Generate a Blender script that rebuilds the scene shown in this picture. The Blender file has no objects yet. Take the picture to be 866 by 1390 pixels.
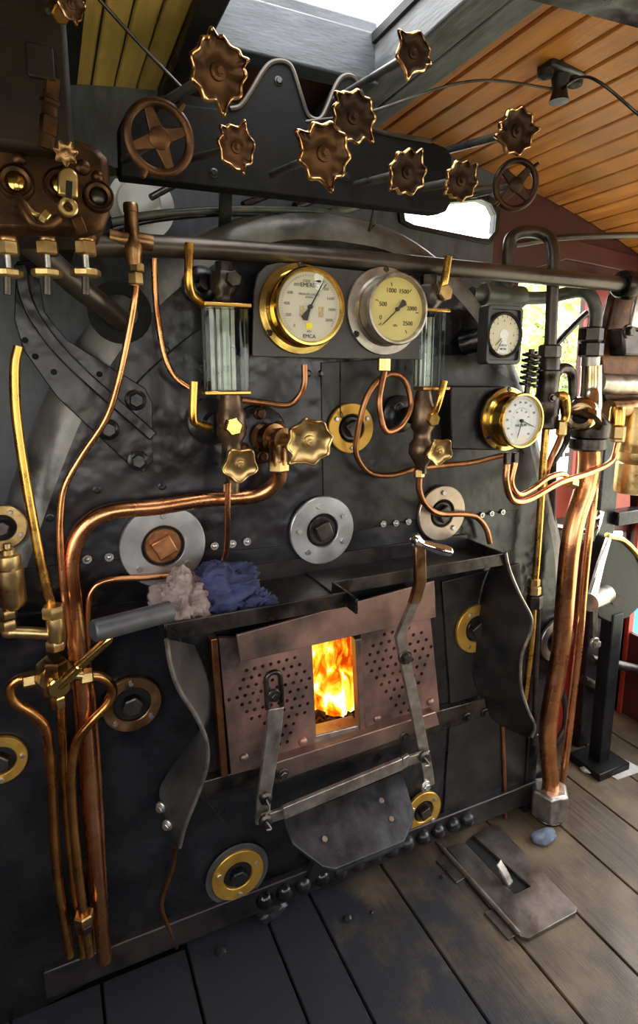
import bpy, bmesh, math, random
from mathutils import Vector as V, Matrix, noise
random.seed(7)
PI = math.pi
sc = bpy.context.scene
COL = sc.collection
# ------------------------------------------------------------------ camera
FPX = 785.0; YAW = math.radians(24.9); PIT = math.radians(10.3)
CAM = V((0, -1.274, 1.45)); PPX, PPY = 433, 650
cy_, sy_, cp_, sp_ = math.cos(YAW), math.sin(YAW), math.cos(PIT), math.sin(PIT)
RV = V((cy_, -sy_, 0)); FV = V((sy_*cp_, cy_*cp_, -sp_)); UV = RV.cross(FV)
def ray(px, py): return RV*(px-PPX) - UV*(py-PPY) + FV*FPX
def at(px, py, Y):
    d = ray(px, py); return CAM + d*((Y-CAM.y)/d.y)
def atz(px, py, Z):
    d = ray(px, py); return CAM + d*((Z-CAM.z)/d.z)
def ppm(p): return FPX/((p-CAM).dot(FV))
cam_d = bpy.data.cameras.new('camera'); cam = bpy.data.objects.new('camera', cam_d); COL.objects.link(cam)
cam.location = CAM; cam.rotation_euler = (PI/2-PIT, 0, -YAW)
cam_d.sensor_fit = 'HORIZONTAL'; cam_d.sensor_width = 36; cam_d.lens = FPX/866*36
cam_d.shift_y = -45/866.0; cam_d.clip_start = 0.02; cam_d.clip_end = 200
sc.camera = cam
# ------------------------------------------------------------------ materials
def mk(name, c1, c2=None, metal=0.0, rough=0.4, rv=0.15, scale=10, bump=0.15, bs=60, spec=0.5, stretch=None, lo=0.35, hi=0.65, coat=0.0, bd=.004, det=5):
    m = bpy.data.materials.new(name); m.use_nodes = True
    n = m.node_tree.nodes; l = m.node_tree.links; b = n['Principled BSDF']
    b.inputs['Metallic'].default_value = metal; b.inputs['Roughness'].default_value = rough
    b.inputs['Specular IOR Level'].default_value = spec; b.inputs['Coat Weight'].default_value = coat
    tc = n.new('ShaderNodeTexCoord'); mp = n.new('ShaderNodeMapping'); l.new(tc.outputs['Object'], mp.inputs[0])
    if stretch: mp.inputs['Scale'].default_value = stretch
    nz = n.new('ShaderNodeTexNoise'); nz.inputs['Scale'].default_value = scale; nz.inputs['Detail'].default_value = 7; nz.inputs['Roughness'].default_value = 0.62
    l.new(mp.outputs[0], nz.inputs['Vector'])
    cr = n.new('ShaderNodeValToRGB'); cr.color_ramp.elements[0].position = lo; cr.color_ramp.elements[1].position = hi
    cr.color_ramp.elements[0].color = (*c1, 1); cr.color_ramp.elements[1].color = (*(c2 or c1), 1)
    l.new(nz.outputs[0], cr.inputs[0]); l.new(cr.outputs[0], b.inputs['Base Color'])
    n2 = n.new('ShaderNodeTexNoise'); n2.inputs['Scale'].default_value = bs; n2.inputs['Detail'].default_value = det
    l.new(mp.outputs[0], n2.inputs['Vector'])
    mr = n.new('ShaderNodeMapRange'); mr.inputs[1].default_value = 0.3; mr.inputs[2].default_value = 0.7
    mr.inputs[3].default_value = max(0.02, rough-rv); mr.inputs[4].default_value = min(1, rough+rv)
    l.new(nz.outputs[0], mr.inputs[0]); l.new(mr.outputs[0], b.inputs['Roughness'])
    if bump:
        bp = n.new('ShaderNodeBump'); bp.inputs['Strength'].default_value = bump; bp.inputs['Distance'].default_value = bd
        l.new(n2.outputs[0], bp.inputs['Height']); l.new(bp.outputs[0], b.inputs['Normal'])
    return m
IRON = mk('black_iron', (.005,.005,.007), (.025,.0235,.027), 0.4, .29, .13, 6, .8, 8, .7, bd=.016, det=2.6)
DOME = mk('dusty_worn_skylit_iron', (.05,.048,.046), (.30,.285,.265), 0.3, .40, .14, 7, .7, 9, .6, bd=.012, det=3)  # worn dusty iron, paled further in colour for hatch light from above
TARN = mk('tarnished_bronze', (.055,.040,.032), (.24,.155,.095), .85, .36, .1, 20, .25, 60)
PANEL = mk('shaded_black_panel', (.004,.004,.0045), (.011,.010,.010), 0.0, .62, .1, 8, .3, 30, .12)  # black panel; colour darkened to stand in for its backlit, shaded face
RESV = mk('shaded_rusty_tank', (.006,.004,.003), (.022,.012,.008), .2, .55, .1, 8, .3, 30, .3)  # rusty tank; the shade on its front is put into the colour
ROD = mk('grey_rod', (.10,.098,.092), (.24,.23,.21), .75, .34, .1, 14, .1, 70)
PLATES = mk('scuffed_steel_plate', (.075,.070,.066), (.23,.205,.185), .8, .36, .12, 9, .15, 60)
ORNG = mk('orange_copper', (.40,.17,.045), (.74,.37,.11), 1, .29, .1, 12, .14, 70)
GOLDR = mk('polished_skylit_bronze', (.30,.15,.06), (.78,.46,.20), 1, .26, .1, 20, .15, 60)  # hand-worn rim bronze, brightened in colour to imitate skylight glints
IRON2 = mk('sooty_plate', (.007,.0065,.0065), (.032,.027,.026), 0.3, .38, .14, 9, .5, 10, .6, bd=.010, det=3)
DARK = mk('dark_steel', (.025,.023,.023), (.11,.092,.080), .85, .33, .10, 14, .15, 60)
PIPE = mk('dark_pipe', (.05,.042,.036), (.11,.09,.075), .75, .38, .1, 9, .1, 70)
GREEN = mk('green_pipe', (.055,.06,.05), (.13,.13,.11), .4, .45, .1, 20, .15, 60)
STEEL = mk('brushed_steel', (.42,.42,.42), (.66,.66,.65), .9, .34, .1, 8, .05, 120)
STEELC = mk('coppered_steel', (.34,.24,.18), (.58,.47,.38), .9, .36, .1, 8, .05, 120)
WORN = mk('worn_steel', (.24,.215,.19), (.52,.47,.41), .9, .36, .12, 22, .2, 60)
CHROME = mk('chrome', (.85,.85,.86), None, 1, .08, .02, 8, .0)
ZINC = mk('zinc_bolt', (.45,.44,.42), (.62,.60,.56), .9, .35, .1, 40, .05)
COPPER = mk('copper', (.56,.22,.085), (.88,.42,.19), 1, .27, .08, 9, .12, 60, lo=.3, hi=.7)
COPPERD = mk('dull_copper', (.26,.11,.05), (.55,.25,.11), 1, .36, .1, 14, .15, 70)
YCOP = mk('yellow_copper', (.50,.26,.06), (.85,.50,.12), 1, .28, .1, 16, .1, 70)
BRASS = mk('brass', (.62,.40,.10), (.90,.66,.22), 1, .20, .08, 8, .04, 80)
BRASSD = mk('dull_brass', (.40,.26,.10), (.70,.50,.22), 1, .34, .1, 16, .12, 70)
OCHRE = mk('ochre_brass', (.50,.27,.045), (.78,.46,.09), .75, .42, .1, 14, .12, 60)
BRONZE = mk('worn_bronze', (.17,.085,.035), (.52,.30,.14), 1, .36, .1, 16, .15, 60)
RUSTB = mk('rusty_bronze', (.035,.018,.010), (.14,.062,.027), .85, .42, .1, 18, .25, 60)
BEAMF = mk('blue_grey_hatch_beam', (.028,.032,.038), (.085,.092,.105), 0, .5, .1, 9, .3, 40, stretch=(1,5,5))
SHEET = mk('grey_guard_sheet', (.035,.033,.033), (.12,.112,.11), .5, .44, .1, 9, .2, 40)
DWHEEL = mk('backlit_wheel', (.012,.007,.005), (.055,.026,.014), .8, .42, .1, 16, .2, 60)  # wheel web darkened in colour to imitate backlit shade
DBRONZE = mk('dark_bronze', (.030,.016,.009), (.12,.055,.024), .85, .40, .1, 14, .25, 60)
DOORM = mk('scorched_door', (.085,.078,.075), (.46,.25,.20), .75, .44, .12, 4.5, .15, 60, lo=.38, hi=.62)
DEFL = mk('heat_tinted_plate', (.12,.10,.095), (.46,.27,.20), .8, .40, .12, 5, .12, 60)
BLACK = mk('black', (.006,.006,.006), None, 0, .6, .1, 10, 0)
HOLEDARK = mk('soot_hole_shade', (.003,.003,.003), None, 0, .9, .05, 10, 0)  # flat black; also paints the shade inside hollows, slots and gaps
INK = mk('dial_ink', (.02,.018,.016), None, 0, .5, .05, 10, 0)
FAINT = mk('faded_ink', (.22,.20,.17), None, 0, .5, .05, 10, 0)
DIALW = mk('ivory_dial', (.52,.48,.38), (.60,.56,.46), 0, .5, .05, 5, 0)
DIALY = mk('yellowed_dial', (.56,.45,.14), (.64,.53,.22), 0, .5, .05, 7, 0)
DIALC = mk('cream_dial', (.66,.60,.42), (.74,.68,.52), 0, .5, .05, 7, 0)
DIALB = mk('white_dial', (.62,.64,.65), (.68,.69,.70), 0, .5, .05, 7, 0)
WHITE = mk('white_paint', (.82,.82,.80), None, 0, .5, .05, 7, 0)
YELLOW = mk('yellow_patch', (.85,.70,.03), None, 0, .5, .05, 7, 0)
TAN = mk('tan_sticker', (.35,.24,.10), (.62,.50,.30), 0, .6, .05, 260, 0)
BOARD = mk('gauge_board', (.045,.043,.043), (.085,.08,.078), .5, .42, .1, 12, .08, 60)
GLOSSB = mk('gloss_black_paint', (.005,.005,.006), (.010,.010,.011), 0, .35, .08, 8, .2, 30, .2)
TREAD = mk('blue_black_tread', (.014,.015,.018), (.055,.056,.062), .5, .36, .1, 10, .3, 40)
REDP = mk('red_paint', (.26,.024,.013), (.40,.042,.020), 0, .38, .1, 5, .05, 40)
MAROON = mk('maroon_paint', (.040,.008,.007), (.085,.015,.012), 0, .45, .1, 5, .05, 40)
WALLB = mk('blue_black_paint', (.040,.044,.058), (.105,.112,.135), 0, .42, .1, 6, .12, 40, stretch=(3,3,1))
BEAM = mk('weathered_grey_beam', (.06,.062,.065), (.17,.17,.175), 0, .5, .1, 9, .3, 40, stretch=(5,1,5))
RAGP = mk('pink_grey_rag', (.20,.145,.13), (.36,.275,.25), 0, .9, .05, 30, .3, 300)
RAGB = mk('navy_rag', (.016,.019,.055), (.042,.047,.125), 0, .85, .05, 20, .3, 300)
RAGG = mk('blue_grey_rag', (.08,.10,.14), (.16,.19,.24), 0, .9, .05, 40, .3, 300)
COALM = mk('coal', (.008,.008,.010), (.03,.03,.034), .2, .35, .15, 30, .4, 60)
PAPER = mk('paper', (.34,.34,.31), (.48,.48,.44), 0, .8, .05, 25, .1, 80)
GREYBAR = mk('grey_bar', (.055,.056,.060), (.11,.11,.112), .5, .5, .08, 14, .08, 60)
LEAF = mk('leaves', (.16,.28,.035), (.50,.58,.12), 0, .5, .05, 3, 0)
BARK = mk('bark', (.10,.07,.05), (.2,.15,.1), 0, .8, .1, 12, .3)
GRASS = mk('lineside_ground', (.35,.36,.22), (.60,.58,.45), 0, .9, .05, 2, .2)
BLUE = mk('blue_print', (.03,.20,.60), (.10,.38,.80), 0, .4, .05, 4, 0)
GLASS = bpy.data.materials.new('gauge_glass'); GLASS.use_nodes = True
_b = GLASS.node_tree.nodes['Principled BSDF']; _b.inputs['Base Color'].default_value = (.86,.93,.90,1); _b.inputs['Roughness'].default_value = .04
_b.inputs['Transmission Weight'].default_value = 1; _b.inputs['IOR'].default_value = 1.25
def wood(name, c1, c2, c3, stretch, rough=.4, edge=.5, scale=3.0, stain=None):
    m = mk(name, c1, c2, 0, rough, .12, scale, .3, 30, .4, stretch, .3, .7)
    n = m.node_tree.nodes; l = m.node_tree.links; b = n['Principled BSDF']
    src = b.inputs['Base Color'].links[0].from_socket
    tc = n.new('ShaderNodeTexCoord'); nz = n.new('ShaderNodeTexNoise'); nz.inputs['Scale'].default_value = 5; nz.inputs['Detail'].default_value = 5
    l.new(tc.outputs['Object'], nz.inputs['Vector'])
    cr = n.new('ShaderNodeValToRGB'); cr.color_ramp.elements[0].position = .45; cr.color_ramp.elements[1].position = .68
    l.new(nz.outputs[0], cr.inputs[0])
    mx = n.new('ShaderNodeMixRGB'); l.new(cr.outputs[0], mx.inputs[0]); l.new(src, mx.inputs[1]); mx.inputs[2].default_value = (*c3, 1)
    l.new(mx.outputs[0], b.inputs['Base Color'])
    return m
CEILW = wood('varnished_ceiling_wood', (.34,.115,.020), (.64,.25,.050), (.33,.13,.030), (14,1,14), .36)
CEILY = wood('yellow_ceiling_wood', (.55,.33,.07), (.85,.58,.15), (.50,.36,.06), (14,1,14), .4)
FLOORW = wood('grimy_floor_planks', (.030,.023,.017), (.115,.083,.052), (.165,.118,.070), (18,1.0,18), .46, scale=5)
def soot_floor(m):
    n = m.node_tree.nodes; l = m.node_tree.links; b_ = n['Principled BSDF']; src = b_.inputs['Base Color'].links[0].from_socket
    tc = n.new('ShaderNodeTexCoord'); nz = n.new('ShaderNodeTexNoise'); nz.inputs['Scale'].default_value = 3.2; nz.inputs['Detail'].default_value = 9; nz.inputs['Roughness'].default_value = .7
    l.new(tc.outputs['Object'], nz.inputs['Vector']); sx = n.new('ShaderNodeSeparateXYZ'); l.new(tc.outputs['Object'], sx.inputs[0])
    mr = n.new('ShaderNodeMapRange'); mr.inputs[1].default_value = .55; mr.inputs[2].default_value = 1.35; mr.inputs[3].default_value = .22; mr.inputs[4].default_value = -.22; l.new(sx.outputs['X'], mr.inputs[0])
    ad = n.new('ShaderNodeMath'); ad.operation = 'ADD'; l.new(nz.outputs[0], ad.inputs[0]); l.new(mr.outputs[0], ad.inputs[1])
    cr = n.new('ShaderNodeValToRGB'); cr.color_ramp.elements[0].position = .42; cr.color_ramp.elements[1].position = .66; l.new(ad.outputs[0], cr.inputs[0])
    mx = n.new('ShaderNodeMixRGB'); l.new(cr.outputs[0], mx.inputs[0]); l.new(src, mx.inputs[1]); mx.inputs[2].default_value = (.021,.022,.027,1)
    l.new(mx.outputs[0], b_.inputs['Base Color'])
soot_floor(FLOORW)   # coal dust trodden into the planks at the firing side
# ------------------------------------------------------------------ mesh builder
def fr(P, n=(0,-1,0), up=(0,0,1)):
    z = V(n).normalized(); u = V(up)
    if abs(u.normalized().dot(z)) > .98: u = V((0,-1,0)) if abs(z.y) < .9 else V((1,0,0))
    x = u.cross(z).normalized(); y = z.cross(x)
    return Matrix(((x.x,y.x,z.x,P[0]),(x.y,y.y,z.y,P[1]),(x.z,y.z,z.z,P[2]),(0,0,0,1)))
def crom(pts, k=8):
    pts = [V(p) for p in pts]; o = []
    P = [pts[0]*2-pts[1]] + pts + [pts[-1]*2-pts[-2]]
    for i in range(1, len(P)-2):
        a, b, c, d = P[i-1:i+3]
        for j in range(k):
            t = j/k
            o.append(.5*((2*b)+(c-a)*t+(2*a-5*b+4*c-d)*t*t+(3*b-a-3*c+d)*t**3))
    o.append(pts[-1]); return o
class MB:
    def __init__(s): s.v = []; s.f = []
    def add(s, vs, fs, M=None):
        k = len(s.v)
        s.v += [(M @ V(v)) if M else V(v) for v in vs]
        s.f += [tuple(i+k for i in f) for f in fs]; return s
    def box(s, c, d, M=None):
        x, y, z = d[0]/2, d[1]/2, d[2]/2; c = V(c)
        vs = [c+V((i*x, j*y, k*z)) for i in (-1,1) for j in (-1,1) for k in (-1,1)]
        return s.add(vs, [(0,1,3,2),(4,6,7,5),(0,4,5,1),(2,3,7,6),(0,2,6,4),(1,5,7,3)], M)
    def loft(s, loops, cap=True, M=None, closed=True):
        n = len(loops[0]); vs = [p for L in loops for p in L]; fs = []
        for i in range(len(loops)-1):
            for j in range(n if closed else n-1):
                a, b = i*n+j, i*n+(j+1) % n; fs.append((a, b, b+n, a+n))
        if cap: fs.append(tuple(range(n))[::-1]); fs.append(tuple(range((len(loops)-1)*n, len(loops)*n)))
        return s.add(vs, fs, M)
    def lathe(s, prof, M, seg=32, ph=0, cap=True):
        loops = [[(max(r,1e-5)*math.cos(2*PI*j/seg+ph), max(r,1e-5)*math.sin(2*PI*j/seg+ph), z) for j in range(seg)] for r, z in prof]
        return s.loft(loops, cap, M)
    def annulus(s, ri, ro, h, M, seg=48, b=.002):
        p = [(ri,0),(ro,0),(ro,h-b),(ro-b,h),(ri+b,h),(ri,h-b),(ri,0)]
        return s.lathe(p, M, seg, 0, False)
    def cyl(s, p0, p1, r0, r1=None, seg=20, b=0):
        p0, p1 = V(p0), V(p1); L = (p1-p0).length; r1 = r0 if r1 is None else r1
        M = fr(p0, p1-p0)
        pr = [(r0,0),(r1,L)] if not b else [(r0-b,0),(r0,b),(r1,L-b),(r1-b,L)]
        return s.lathe(pr, M, seg)
    def hexn(s, p0, p1, r, ph=0, seg=6):
        p0, p1 = V(p0), V(p1); L = (p1-p0).length; c = min(.14*r, L*.3)
        return s.lathe([(r-c,0),(r,c),(r,L-c),(r-c,L)], fr(p0, p1-p0), seg, ph)
    def tube(s, pts, r, seg=14, k=8, smooth=True):
        P = crom(pts, k) if smooth and len(pts) > 2 else [V(p) for p in pts]
        n = len(P); rs = [r]*n if not isinstance(r, (list, tuple)) else [r[0]+(r[-1]-r[0])*i/(n-1) for i in range(n)] if len(r) == 2 else None
        if rs is None:
            m = len(r)-1; rs = []
            for i in range(n):
                t = i/(n-1)*m; a = min(int(t), m-1); rs.append(r[a]+(r[a+1]-r[a])*(t-a))
        T = [(P[min(i+1,n-1)]-P[max(i-1,0)]).normalized() for i in range(n)]
        u = T[0].orthogonal().normalized(); loops = []
        for i in range(n):
            u = (u - T[i]*u.dot(T[i])).normalized(); w = T[i].cross(u)
            loops.append([P[i]+(u*math.cos(2*PI*j/seg)+w*math.sin(2*PI*j/seg))*rs[i] for j in range(seg)])
        return s.loft(loops)
    def bar(s, pts, w, t, n=(0,-1,0), smooth=False, k=6):
        P = crom(pts, k) if smooth else [V(p) for p in pts]
        N = len(P); nn = V(n).normalized(); loops = []
        for i in range(N):
            T = (P[min(i+1,N-1)]-P[max(i-1,0)]).normalized(); sd = T.cross(nn).normalized()
            ww = w if not isinstance(w, (list, tuple)) else w[0]+(w[1]-w[0])*i/(N-1)
            a, b = sd*ww/2, nn*t/2
            loops.append([P[i]+a+b, P[i]-a+b, P[i]-a-b, P[i]+a-b])
        return s.loft(loops)
    def slab(s, pts, off):                # polygon of 3D points thickened by a vector
        off = V(off); n = len(pts); vs = [V(p) for p in pts]+[V(p)+off for p in pts]
        fs = [tuple(range(n)), tuple(range(n, 2*n))[::-1]]+[(i, (i+1) % n, (i+1) % n+n, i+n) for i in range(n)]
        return s.add(vs, fs)
    def plate(s, pp, Y, th):              # outline traced at depth Y, th thick going away from the cab
        return s.slab([at(x, y, Y) for x, y in pp], (0, th, 0))
    def holed(s, poly, holes, Y, th):     # (x, z) outline with through-holes, front at Y
        from mathutils.geometry import delaunay_2d_cdt as cdt
        co = []; ed = []
        for Lp in [poly]+holes:
            k = len(co); n = len(Lp); co += [V((q[0], q[1])) for q in Lp]; ed += [(k+i, k+(i+1) % n) for i in range(n)]
        vo, eo, fo, *_ = cdt(co, ed, [], 0, 1e-7)
        def pin(x, y, Lp):
            r = False
            for i in range(len(Lp)):
                (x1,y1),(x2,y2) = Lp[i], Lp[i-1]
                if (y1 > y) != (y2 > y) and x < (x2-x1)*(y-y1)/(y2-y1)+x1: r = not r
            return r
        bx = [(min(q[0] for q in h), max(q[0] for q in h), min(q[1] for q in h), max(q[1] for q in h), h) for h in holes]; keep = []
        for f in fo:
            x = sum(vo[i].x for i in f)/len(f); y = sum(vo[i].y for i in f)/len(f)
            if pin(x, y, poly) and not any(u <= x <= v and p <= y <= q and pin(x, y, h) for u, v, p, q, h in bx): keep.append(f)
        fo = keep
        n = len(vo); vs = [(p.x, Y, p.y) for p in vo]+[(p.x, Y+th, p.y) for p in vo]; fs = []; cn = {}
        for f in fo:
            fs += [tuple(f), tuple(q+n for q in f)[::-1]]
            for i in range(len(f)): e = (f[i], f[(i+1) % len(f)]); cn[e] = 1
        for (p, q) in cn:
            if (q, p) not in cn: fs.append((q, p, p+n, q+n))
        return s.add(vs, fs)
    def curve(s, cu, M):
        o = bpy.data.objects.new('c', cu); COL.objects.link(o)
        dg = bpy.context.evaluated_depsgraph_get(); dg.update()
        me = bpy.data.meshes.new_from_object(o.evaluated_get(dg))
        s.add([v.co.copy() for v in me.vertices], [tuple(p.vertices) for p in me.polygons], M)
        bpy.data.objects.remove(o); bpy.data.meshes.remove(me); bpy.data.curves.remove(cu); return s
    def text(s, body, M, size, th=.0003):
        cu = bpy.data.curves.new('t', 'FONT'); cu.body = body; cu.size = size; cu.align_x = 'CENTER'; cu.align_y = 'CENTER'; cu.extrude = th; cu.resolution_u = 3
        return s.curve(cu, M)
    def surf(s, rows, th, flip=1):        # thickened grid of points
        n, m = len(rows), len(rows[0]); g = [[V(p) for p in r] for r in rows]; nm = []
        for i in range(n):
            q = []
            for j in range(m):
                a = g[min(i+1,n-1)][j]-g[max(i-1,0)][j]; b = g[i][min(j+1,m-1)]-g[i][max(j-1,0)]
                c = a.cross(b); q.append(c.normalized() if c.length > 1e-9 else V((0,0,1)))
            nm.append(q)
        F = [[g[i][j]+nm[i][j]*th/2 for j in range(m)] for i in range(n)]; B = [[g[i][j]-nm[i][j]*th/2 for j in range(m)] for i in range(n)]
        vs = [p for r in F for p in r]+[p for r in B for p in r]; N = n*m; fs = []
        for i in range(n-1):
            for j in range(m-1):
                a = i*m+j; fs += [(a, a+1, a+m+1, a+m), (N+a, N+a+m, N+a+m+1, N+a+1)]
        for i in range(n-1):
            for j in (0, m-1): a = i*m+j; fs.append((a, a+m, a+m+N, a+N))
        for j in range(m-1):
            for i in (0, n-1): a = i*m+j; fs.append((a, a+N, a+N+1, a+1))
        return s.add(vs, fs)
ORG = {}
def finish(name, mb, m, org, bevel=0, ang=40):
    me = bpy.data.meshes.new(name); me.from_pydata([v-org for v in mb.v], [], mb.f)
    bm = bmesh.new(); bm.from_mesh(me); bmesh.ops.recalc_face_normals(bm, faces=bm.faces); bm.to_mesh(me); bm.free()
    me.materials.append(m); me.polygons.foreach_set('use_smooth', [True]*len(me.polygons)); me.set_sharp_from_angle(angle=math.radians(ang)); me.update()
    o = bpy.data.objects.new(name, me); COL.objects.link(o)
    if bevel:
        b = o.modifiers.new('bevel', 'BEVEL'); b.width = bevel; b.segments = 2; b.limit_method = 'ANGLE'; b.angle_limit = math.radians(40)
    return o
def tag(o, label, cat, group=None):
    o['label'] = label; o['category'] = cat
    if group: o['group'] = group
    return o
def thing(name, loc, label, cat, group=None):
    o = bpy.data.objects.new(name, None); COL.objects.link(o); o.location = loc; o.empty_display_size = .02
    ORG[o.name] = V(loc); return tag(o, label, cat, group)
def part(name, mb, m, par, label=None, bevel=0, ang=40):
    g = ORG[par.name]; o = finish(name, mb, m, g, bevel, ang); o.parent = par; ORG[o.name] = g
    if label: o['label'] = label
    return o
def one(name, mb, m, label, cat, group=None, bevel=0, ang=40):
    c = sum(mb.v, V())/len(mb.v); c.z = min(v.z for v in mb.v)
    o = finish(name, mb, m, c, bevel, ang); o.location = c; ORG[o.name] = c; return tag(o, label, cat, group)
def struct(name, mb, m, bevel=0):
    o = finish(name, mb, m, V((0,0,0)), bevel); o['kind'] = 'structure'; ORG[o.name] = V((0,0,0)); return o
def PXY(L, Y): return [at(x, y, Y) for x, y in L]
def P3(L): return [at(*q) for q in L]
# ================================================================== setting
YF = .30                                            # cab front wall
def roofz(x): return 2.14-.124*(x-.64)**2
mb = MB()
edges = [-.62, -.40, -.185, .01, .215, .43, .565, .80, 1.00, 1.205, 1.41, 1.62, 1.83, 2.0, 2.17]
slot = (atz(625,1135,0), atz(712,1210,0))
for a, b in zip(edges, edges[1:]):
    segs = [(-2.3, YF)]
    if a < .05: segs = [(-2.3, .0)]
    for y0, y1 in segs: mb.box(((a+b)/2, (y0+y1)/2, -.02), (b-a-.006, y1-y0, .04))
mb2 = mb
floor = struct('floor', mb, FLOORW, .003)
mb = MB(); mb.box((.77,-1.0,-.075), (2.9, 2.6, .05)); struct('floor', mb, HOLEDARK)
# roof: planks along the cab, cut by the hatch
def plank(mb, a, b, y0, y1, gap=.005, th=.02):
    za, zb = roofz(a), roofz(b)
    q = [(a+gap/2, y0, za), (b-gap/2, y0, zb), (b-gap/2, y1, zb), (a+gap/2, y1, za)]
    mb.slab(q, (0,0,th))
mb = MB(); x = .85
while x < 2.14: plank(mb, x, x+.072, -2.3, YF, .008); x += .072
struct('ceiling', mb, CEILW, .004)
mb = MB(); x = .095
while x < .29: plank(mb, x, x+.051, -2.3, YF, .003); x += .051
struct('ceiling', mb, CEILY, .004)
mb = MB()
mb.box((.82,-1.0,2.185),(2.9,2.7,.02)) if False else None
x = -.62
while x < .09: plank(mb, x, x+.118, -2.3, YF, .004); x += .119
for a, b, y0, y1 in ((.30,.345,-2.3,YF),(.345,.70,.02,YF),(.345,.70,-2.3,-.62)):
    plank(mb, a, b, y0, y1, 0)
struct('ceiling', mb, MAROON, .003)
# roof skin above the boards so that no daylight leaks between them
mb = MB()
for a, b, y0, y1 in ((-.66,.345,-2.3,YF+.1),(.70,1.2,-2.3,YF+.1),(1.2,1.6,-2.3,YF+.1),(1.6,2.2,-2.3,YF+.1),(.345,.70,.0,YF+.1),(.345,.70,-2.3,-.62)):
    mb.slab([(a,y0,roofz(a)+.022),(b,y0,roofz(b)+.022),(b,y1,roofz(b)+.022),(a,y1,roofz(a)+.022)], (0,0,.02))
struct('roof', mb, BLACK)
z0 = 2.13
mb = MB(); mb.box((.322,-1.0,z0-.005),(.05,2.6,.05)); struct('trim_1', mb, IRON2, .004)
mb = MB(); mb.box((.745,-.9,z0+.0),(.072,2.4,.085)); mb.box((.816,-.9,z0-.01),(.062,2.4,.06)); struct('trim_2', mb, BEAM, .005)
mb = MB(); mb.box((.53,-.012,z0+.005),(.385,.055,.10)); mb.box((.53,-.012,z0+.068),(.385,.03,.03)); struct('trim_3', mb, BEAMF, .005)
# front wall with a spectacle window and a side opening
XW = 1.36
def xz(px, py, Y=YF): p = at(px, py, Y); return (p.x, p.z)
win = [xz(*q) for q in ((548,300),(546,289),(556,282),(650,272),(664,278),(671,292),(669,315),(660,325),(645,323),(560,306))]
xa, xb = xz(697,500)[0], xz(787,500)[0]; za, zb = xz(760,652)[1], xz(740,378)[1]
mb = MB(); mb.holed([(-.62,-.06),(XW,-.06),(XW,roofz(XW)+.02),(.9,roofz(.9)+.02),(.64,2.16),(.3,roofz(.3)+.02),(-.62,roofz(-.62)+.02)], [win], YF, .02)
struct('wall_front', mb, WALLB)
XR = 2.16
mb = MB(); mb.holed([(XW,-.06),(XR,-.06),(XR,roofz(XR)+.02),(1.9,roofz(1.9)+.02),(1.6,roofz(1.6)+.02),(XW,roofz(XW)+.02)], [[(xa,za),(xb,za),(xb,zb),(xa,zb)], [xz(*q) for q in ((836,724),(850,722),(850,806),(842,800))]], YF, .02)
struct('wall_front', mb, MAROON)
mb = MB()
for i in range(len(win)):
    pass
cx = sum(p[0] for p in win)/len(win); cz = sum(p[1] for p in win)/len(win)
mb.holed([(cx+(p[0]-cx)*1.10, cz+(p[1]-cz)*1.32) for p in win], [win], YF-.012, .012); struct('window_1', mb, IRON2, .002)
mb = MB(); w = .022
for c, d in ((((xa+xb)/2, YF-.008, za-w/2),(xb-xa+2*w,.016,w)),(((xa+xb)/2, YF-.008, zb+w/2),(xb-xa+2*w,.016,w)),((xb+.03,YF-.008,(za+zb)/2),(.06,.02,zb-za))): mb.box(c, d)
struct('window_2', mb, REDP, .003)
mb = MB(); mb.slab(PXY([(735,656),(856,646),(856,694),(735,706)], YF-.03), (0,.03,0)); struct('trim_4', mb, REDP, .004)
mb = MB(); mb.slab(PXY([(735,742),(800,735),(800,1000),(735,1012)], .22), (0,.05,0)); struct('trim_5', mb, REDP, .006)
mb = MB(); mb.slab(PXY([(690,336),(770,322),(880,352),(880,374),(770,352),(700,372)], YF-.02), (0,.02,0)); struct('trim_6', mb, MAROON, .003)
mb = MB(); mb.slab(PXY([(812,378),(836,372),(806,455),(795,455)], YF-.05), (0,.02,0)); struct('trim_7', mb, REDP, .003)
# side walls
mb = MB(); mb.box((-.63,-.16,1.0),(.02,.92,2.2)); mb.box((-.63,-2.1,1.0),(.02,.4,2.2)); mb.box((-.63,-1.25,1.92),(.02,1.3,.36)); mb.box((-.63,-1.25,.42),(.02,1.3,1.0)); struct('wall_left', mb, MAROON)  # out of view; its rear opening is added for grazing light from the left
mb = MB(); mb.holed([(-.64,-.1),(2.16,-.1),(2.16,1.9),(1.4,2.12),(.64,2.18),(-.1,2.12),(-.64,2.0)], [[(-.5,1.0),(.45,1.0),(.45,1.68),(-.5,1.68)],[(.85,1.0),(2.0,1.0),(2.0,1.62),(.85,1.68)]], -2.31, .02); struct('wall_back', mb, MAROON)  # unseen rear wall, added to cut light from behind to two openings
mb = MB(); mb.box((XR+.01,-.97,1.84),(.02,2.6,.18)); mb.box((XR+.01,-1.9,.8),(.02,.8,1.9)); mb.box((XR+.01,-.6,.16),(.02,1.8,.42)); mb.box((XR+.01,.285,.8),(.02,.03,1.9)); struct('wall_right', mb, MAROON)
mb = MB(); mb.box((XR+.005,.262,.8),(.03,.018,1.75)); struct('trim_8', mb, REDP, .002)
mb = MB(); mb.box((0,0,-1.25),(80,80,.1)); struct('ground', mb, GRASS)
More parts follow.
